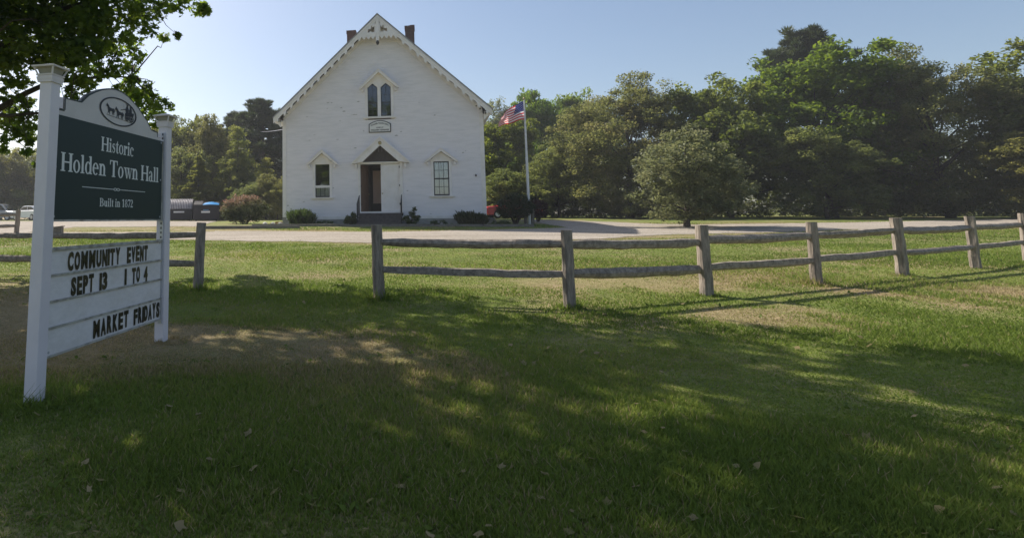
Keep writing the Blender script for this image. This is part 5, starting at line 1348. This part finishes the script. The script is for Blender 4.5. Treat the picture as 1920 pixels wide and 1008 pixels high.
# ------------------------------------------------------------------ cars
def car(x, y, rz, col, label, suv=False):
    e = empty('parked_car', (x, y, terr(y)), rz, label, 'car', 'parked cars')
    L, W = 4.5, 1.78; H = 1.68 if suv else 1.44
    body = [(-2.25,.42),(-2.24,.80),(-2.16,.92),(-1.3,.97),(1.0,1.0) if not suv else (1.9,1.05),(2.05,.98) if not suv else (2.15,1.0),(2.24,.85),(2.25,.40),(2.1,.28),(-2.1,.28)]
    cab = [(-1.25,.96),(-.55,H-.04),(-.2,H),(.75,H),(1.0,H-.05),(1.75,.99)] if not suv else [(-1.35,.96),(-.65,H-.04),(-.3,H),(1.6,H),(1.85,H-.06),(2.15,1.02)]
    def loft(prof, ws, name, mat, par):
        g = MB(); n = len(prof); rows = []
        for yy, sc_, dz in ws:
            rows.append(len(g.v)); cx_ = sum(p[0] for p in prof)/n
            g.v += [(cx_+(p[0]-cx_)*sc_, yy, p[1]+(dz if p[1] > .6 else 0)) for p in prof]
        for r_ in range(len(rows)-1):
            for i in range(n):
                j = (i+1) % n; g.face((rows[r_]+i, rows[r_]+j, rows[r_+1]+j, rows[r_+1]+i))
        g.face([rows[0]+i for i in range(n)]); g.face([rows[-1]+i for i in range(n)][::-1])
        return g.build(name, mat, par, fix=True, smooth=False)
    b = loft(body, [(-W/2, .965, -.05), (-W/2+.08, .99, -.01), (-W/2+.25, 1, 0), (W/2-.25, 1, 0), (W/2-.08, .99, -.01), (W/2, .965, -.05)], 'body', col, e)
    c = loft(cab, [(-W/2+.22, .90, -.05), (-W/2+.10+.16, .97, -.01), (W/2-.26, .97, -.01), (W/2-.22, .90, -.05)], 'cabin', col, e)
    def inset(P, f=.86):
        cx_ = sum(p[0] for p in P)/len(P); cz = sum(p[1] for p in P)/len(P); return [(cx_+(p[0]-cx_)*f, cz+(p[1]-cz)*f) for p in P]
    xm = (cab[0][0]+cab[-1][0])/2+.02
    sidew = [[(cab[0][0]+.22, 1.03), (xm-.04, 1.03), (xm-.04, H-.09), (cab[1][0]+.08, H-.10)], [(xm+.04, 1.03), (cab[-1][0]-.25, 1.05), (cab[-2][0]-.06, H-.11), (xm+.04, H-.09)]]
    for s in (-1, 1):
        for P in sidew:
            g = MB(); yy = s*(W/2-.205); g.add([(a*.96, yy, b_) for a, b_ in P], [tuple(range(4))]); g.build('side_window', m_cglass, c, fix=True)
    for a, b_ in ((0, 1), (-1, -2)):
        p, q = cab[a], cab[b_]; sg_ = -1 if a == 0 else 1
        g = MB(); o_ = .02*sg_; g.add([(p[0]+(q[0]-p[0])*.12+o_, -W/2+.30, p[1]+.10), (p[0]+(q[0]-p[0])*.12+o_, W/2-.30, p[1]+.10), (q[0]+o_-(q[0]-p[0])*.06, W/2-.36, q[1]-.02), (q[0]+o_-(q[0]-p[0])*.06, -W/2+.36, q[1]-.02)], [(0, 1, 2, 3)]); g.build('windscreen', m_cglass, c, fix=True)
    for sx in (-1.38, 1.36):
        for s in (-1, 1):
            g = MB(); g.lathe([(.20, -.11), (.31, -.10), (.325, 0), (.31, .10), (.20, .11)], (sx, s*(W/2-.10), .325), 18, 'y'); w_ = g.build('wheel', m_tyre, e, fix=True)
            g = MB(); g.lathe([(.05, 0), (.19, .012), (.20, -.02)], (sx, 0, .325), 14, 'y'); r_ = g.build('rim', m_rim, w_, fix=True); r_.location = (0, s*(W/2+.015), 0)
    for s in (-1, 1):
        g = MB(); g.box(-2.262, -2.10, *sorted((s*.50, s*.80)), .68, .82); g.build('headlight', m_lamp_w, b)
        g = MB(); g.box(2.12, 2.262, *sorted((s*.55, s*.82)), .72, .90); g.build('tail_light', m_lamp_r, b)
    g = MB(); g.box(-2.268, -2.22, -.7, .7, .36, .50); g.build('bumper', m_tyre, b)
    g = MB(); g.box(2.22, 2.268, -.7, .7, .36, .48); g.build('bumper', m_tyre, b)
    return e
car(-33.0, 60.5, math.pi-.06, paint('silver_paint', (.42,.43,.45)), 'silver parked car at the left edge', True)
car(-28.7, 58.6, -.55, paint('white_paint', (.80,.80,.80)), 'white parked car beside the left sign post')
car(-24.0, 59.0, .12, paint('dark_paint', (.03,.03,.035)), 'dark parked car behind the left half of the green panel')
car(-19.4, 58.6, math.pi+.1, paint('grey_paint', (.10,.10,.11)), 'grey parked car behind the right half of the green panel')
car(14.95, 46.2, .05, paint('red_paint', (.50,.03,.04)), 'red parked car half hidden behind the round dark bush')

# ------------------------------------------------------------------ haze volume added to lift shade and soften contrast
hz = MB(); hz.box(-250, 250, -45, 250, -2.0, 24.0)
hm = bpy.data.materials.new('haze'); hm.use_nodes = True; hn = hm.node_tree.nodes; hl = hm.node_tree.links
hn.remove(hn['Principled BSDF'])
pv = hn.new('ShaderNodeVolumePrincipled'); pv.inputs['Color'].default_value = (.93, .95, 1, 1); pv.inputs['Density'].default_value = .0009; pv.inputs['Anisotropy'].default_value = .2
hl.new(pv.outputs[0], hn['Material Output'].inputs['Volume'])
ho = hz.build('haze', hm, None, kind='stuff'); tag(ho, 'thin haze added over the whole place to lift its shade', 'haze')
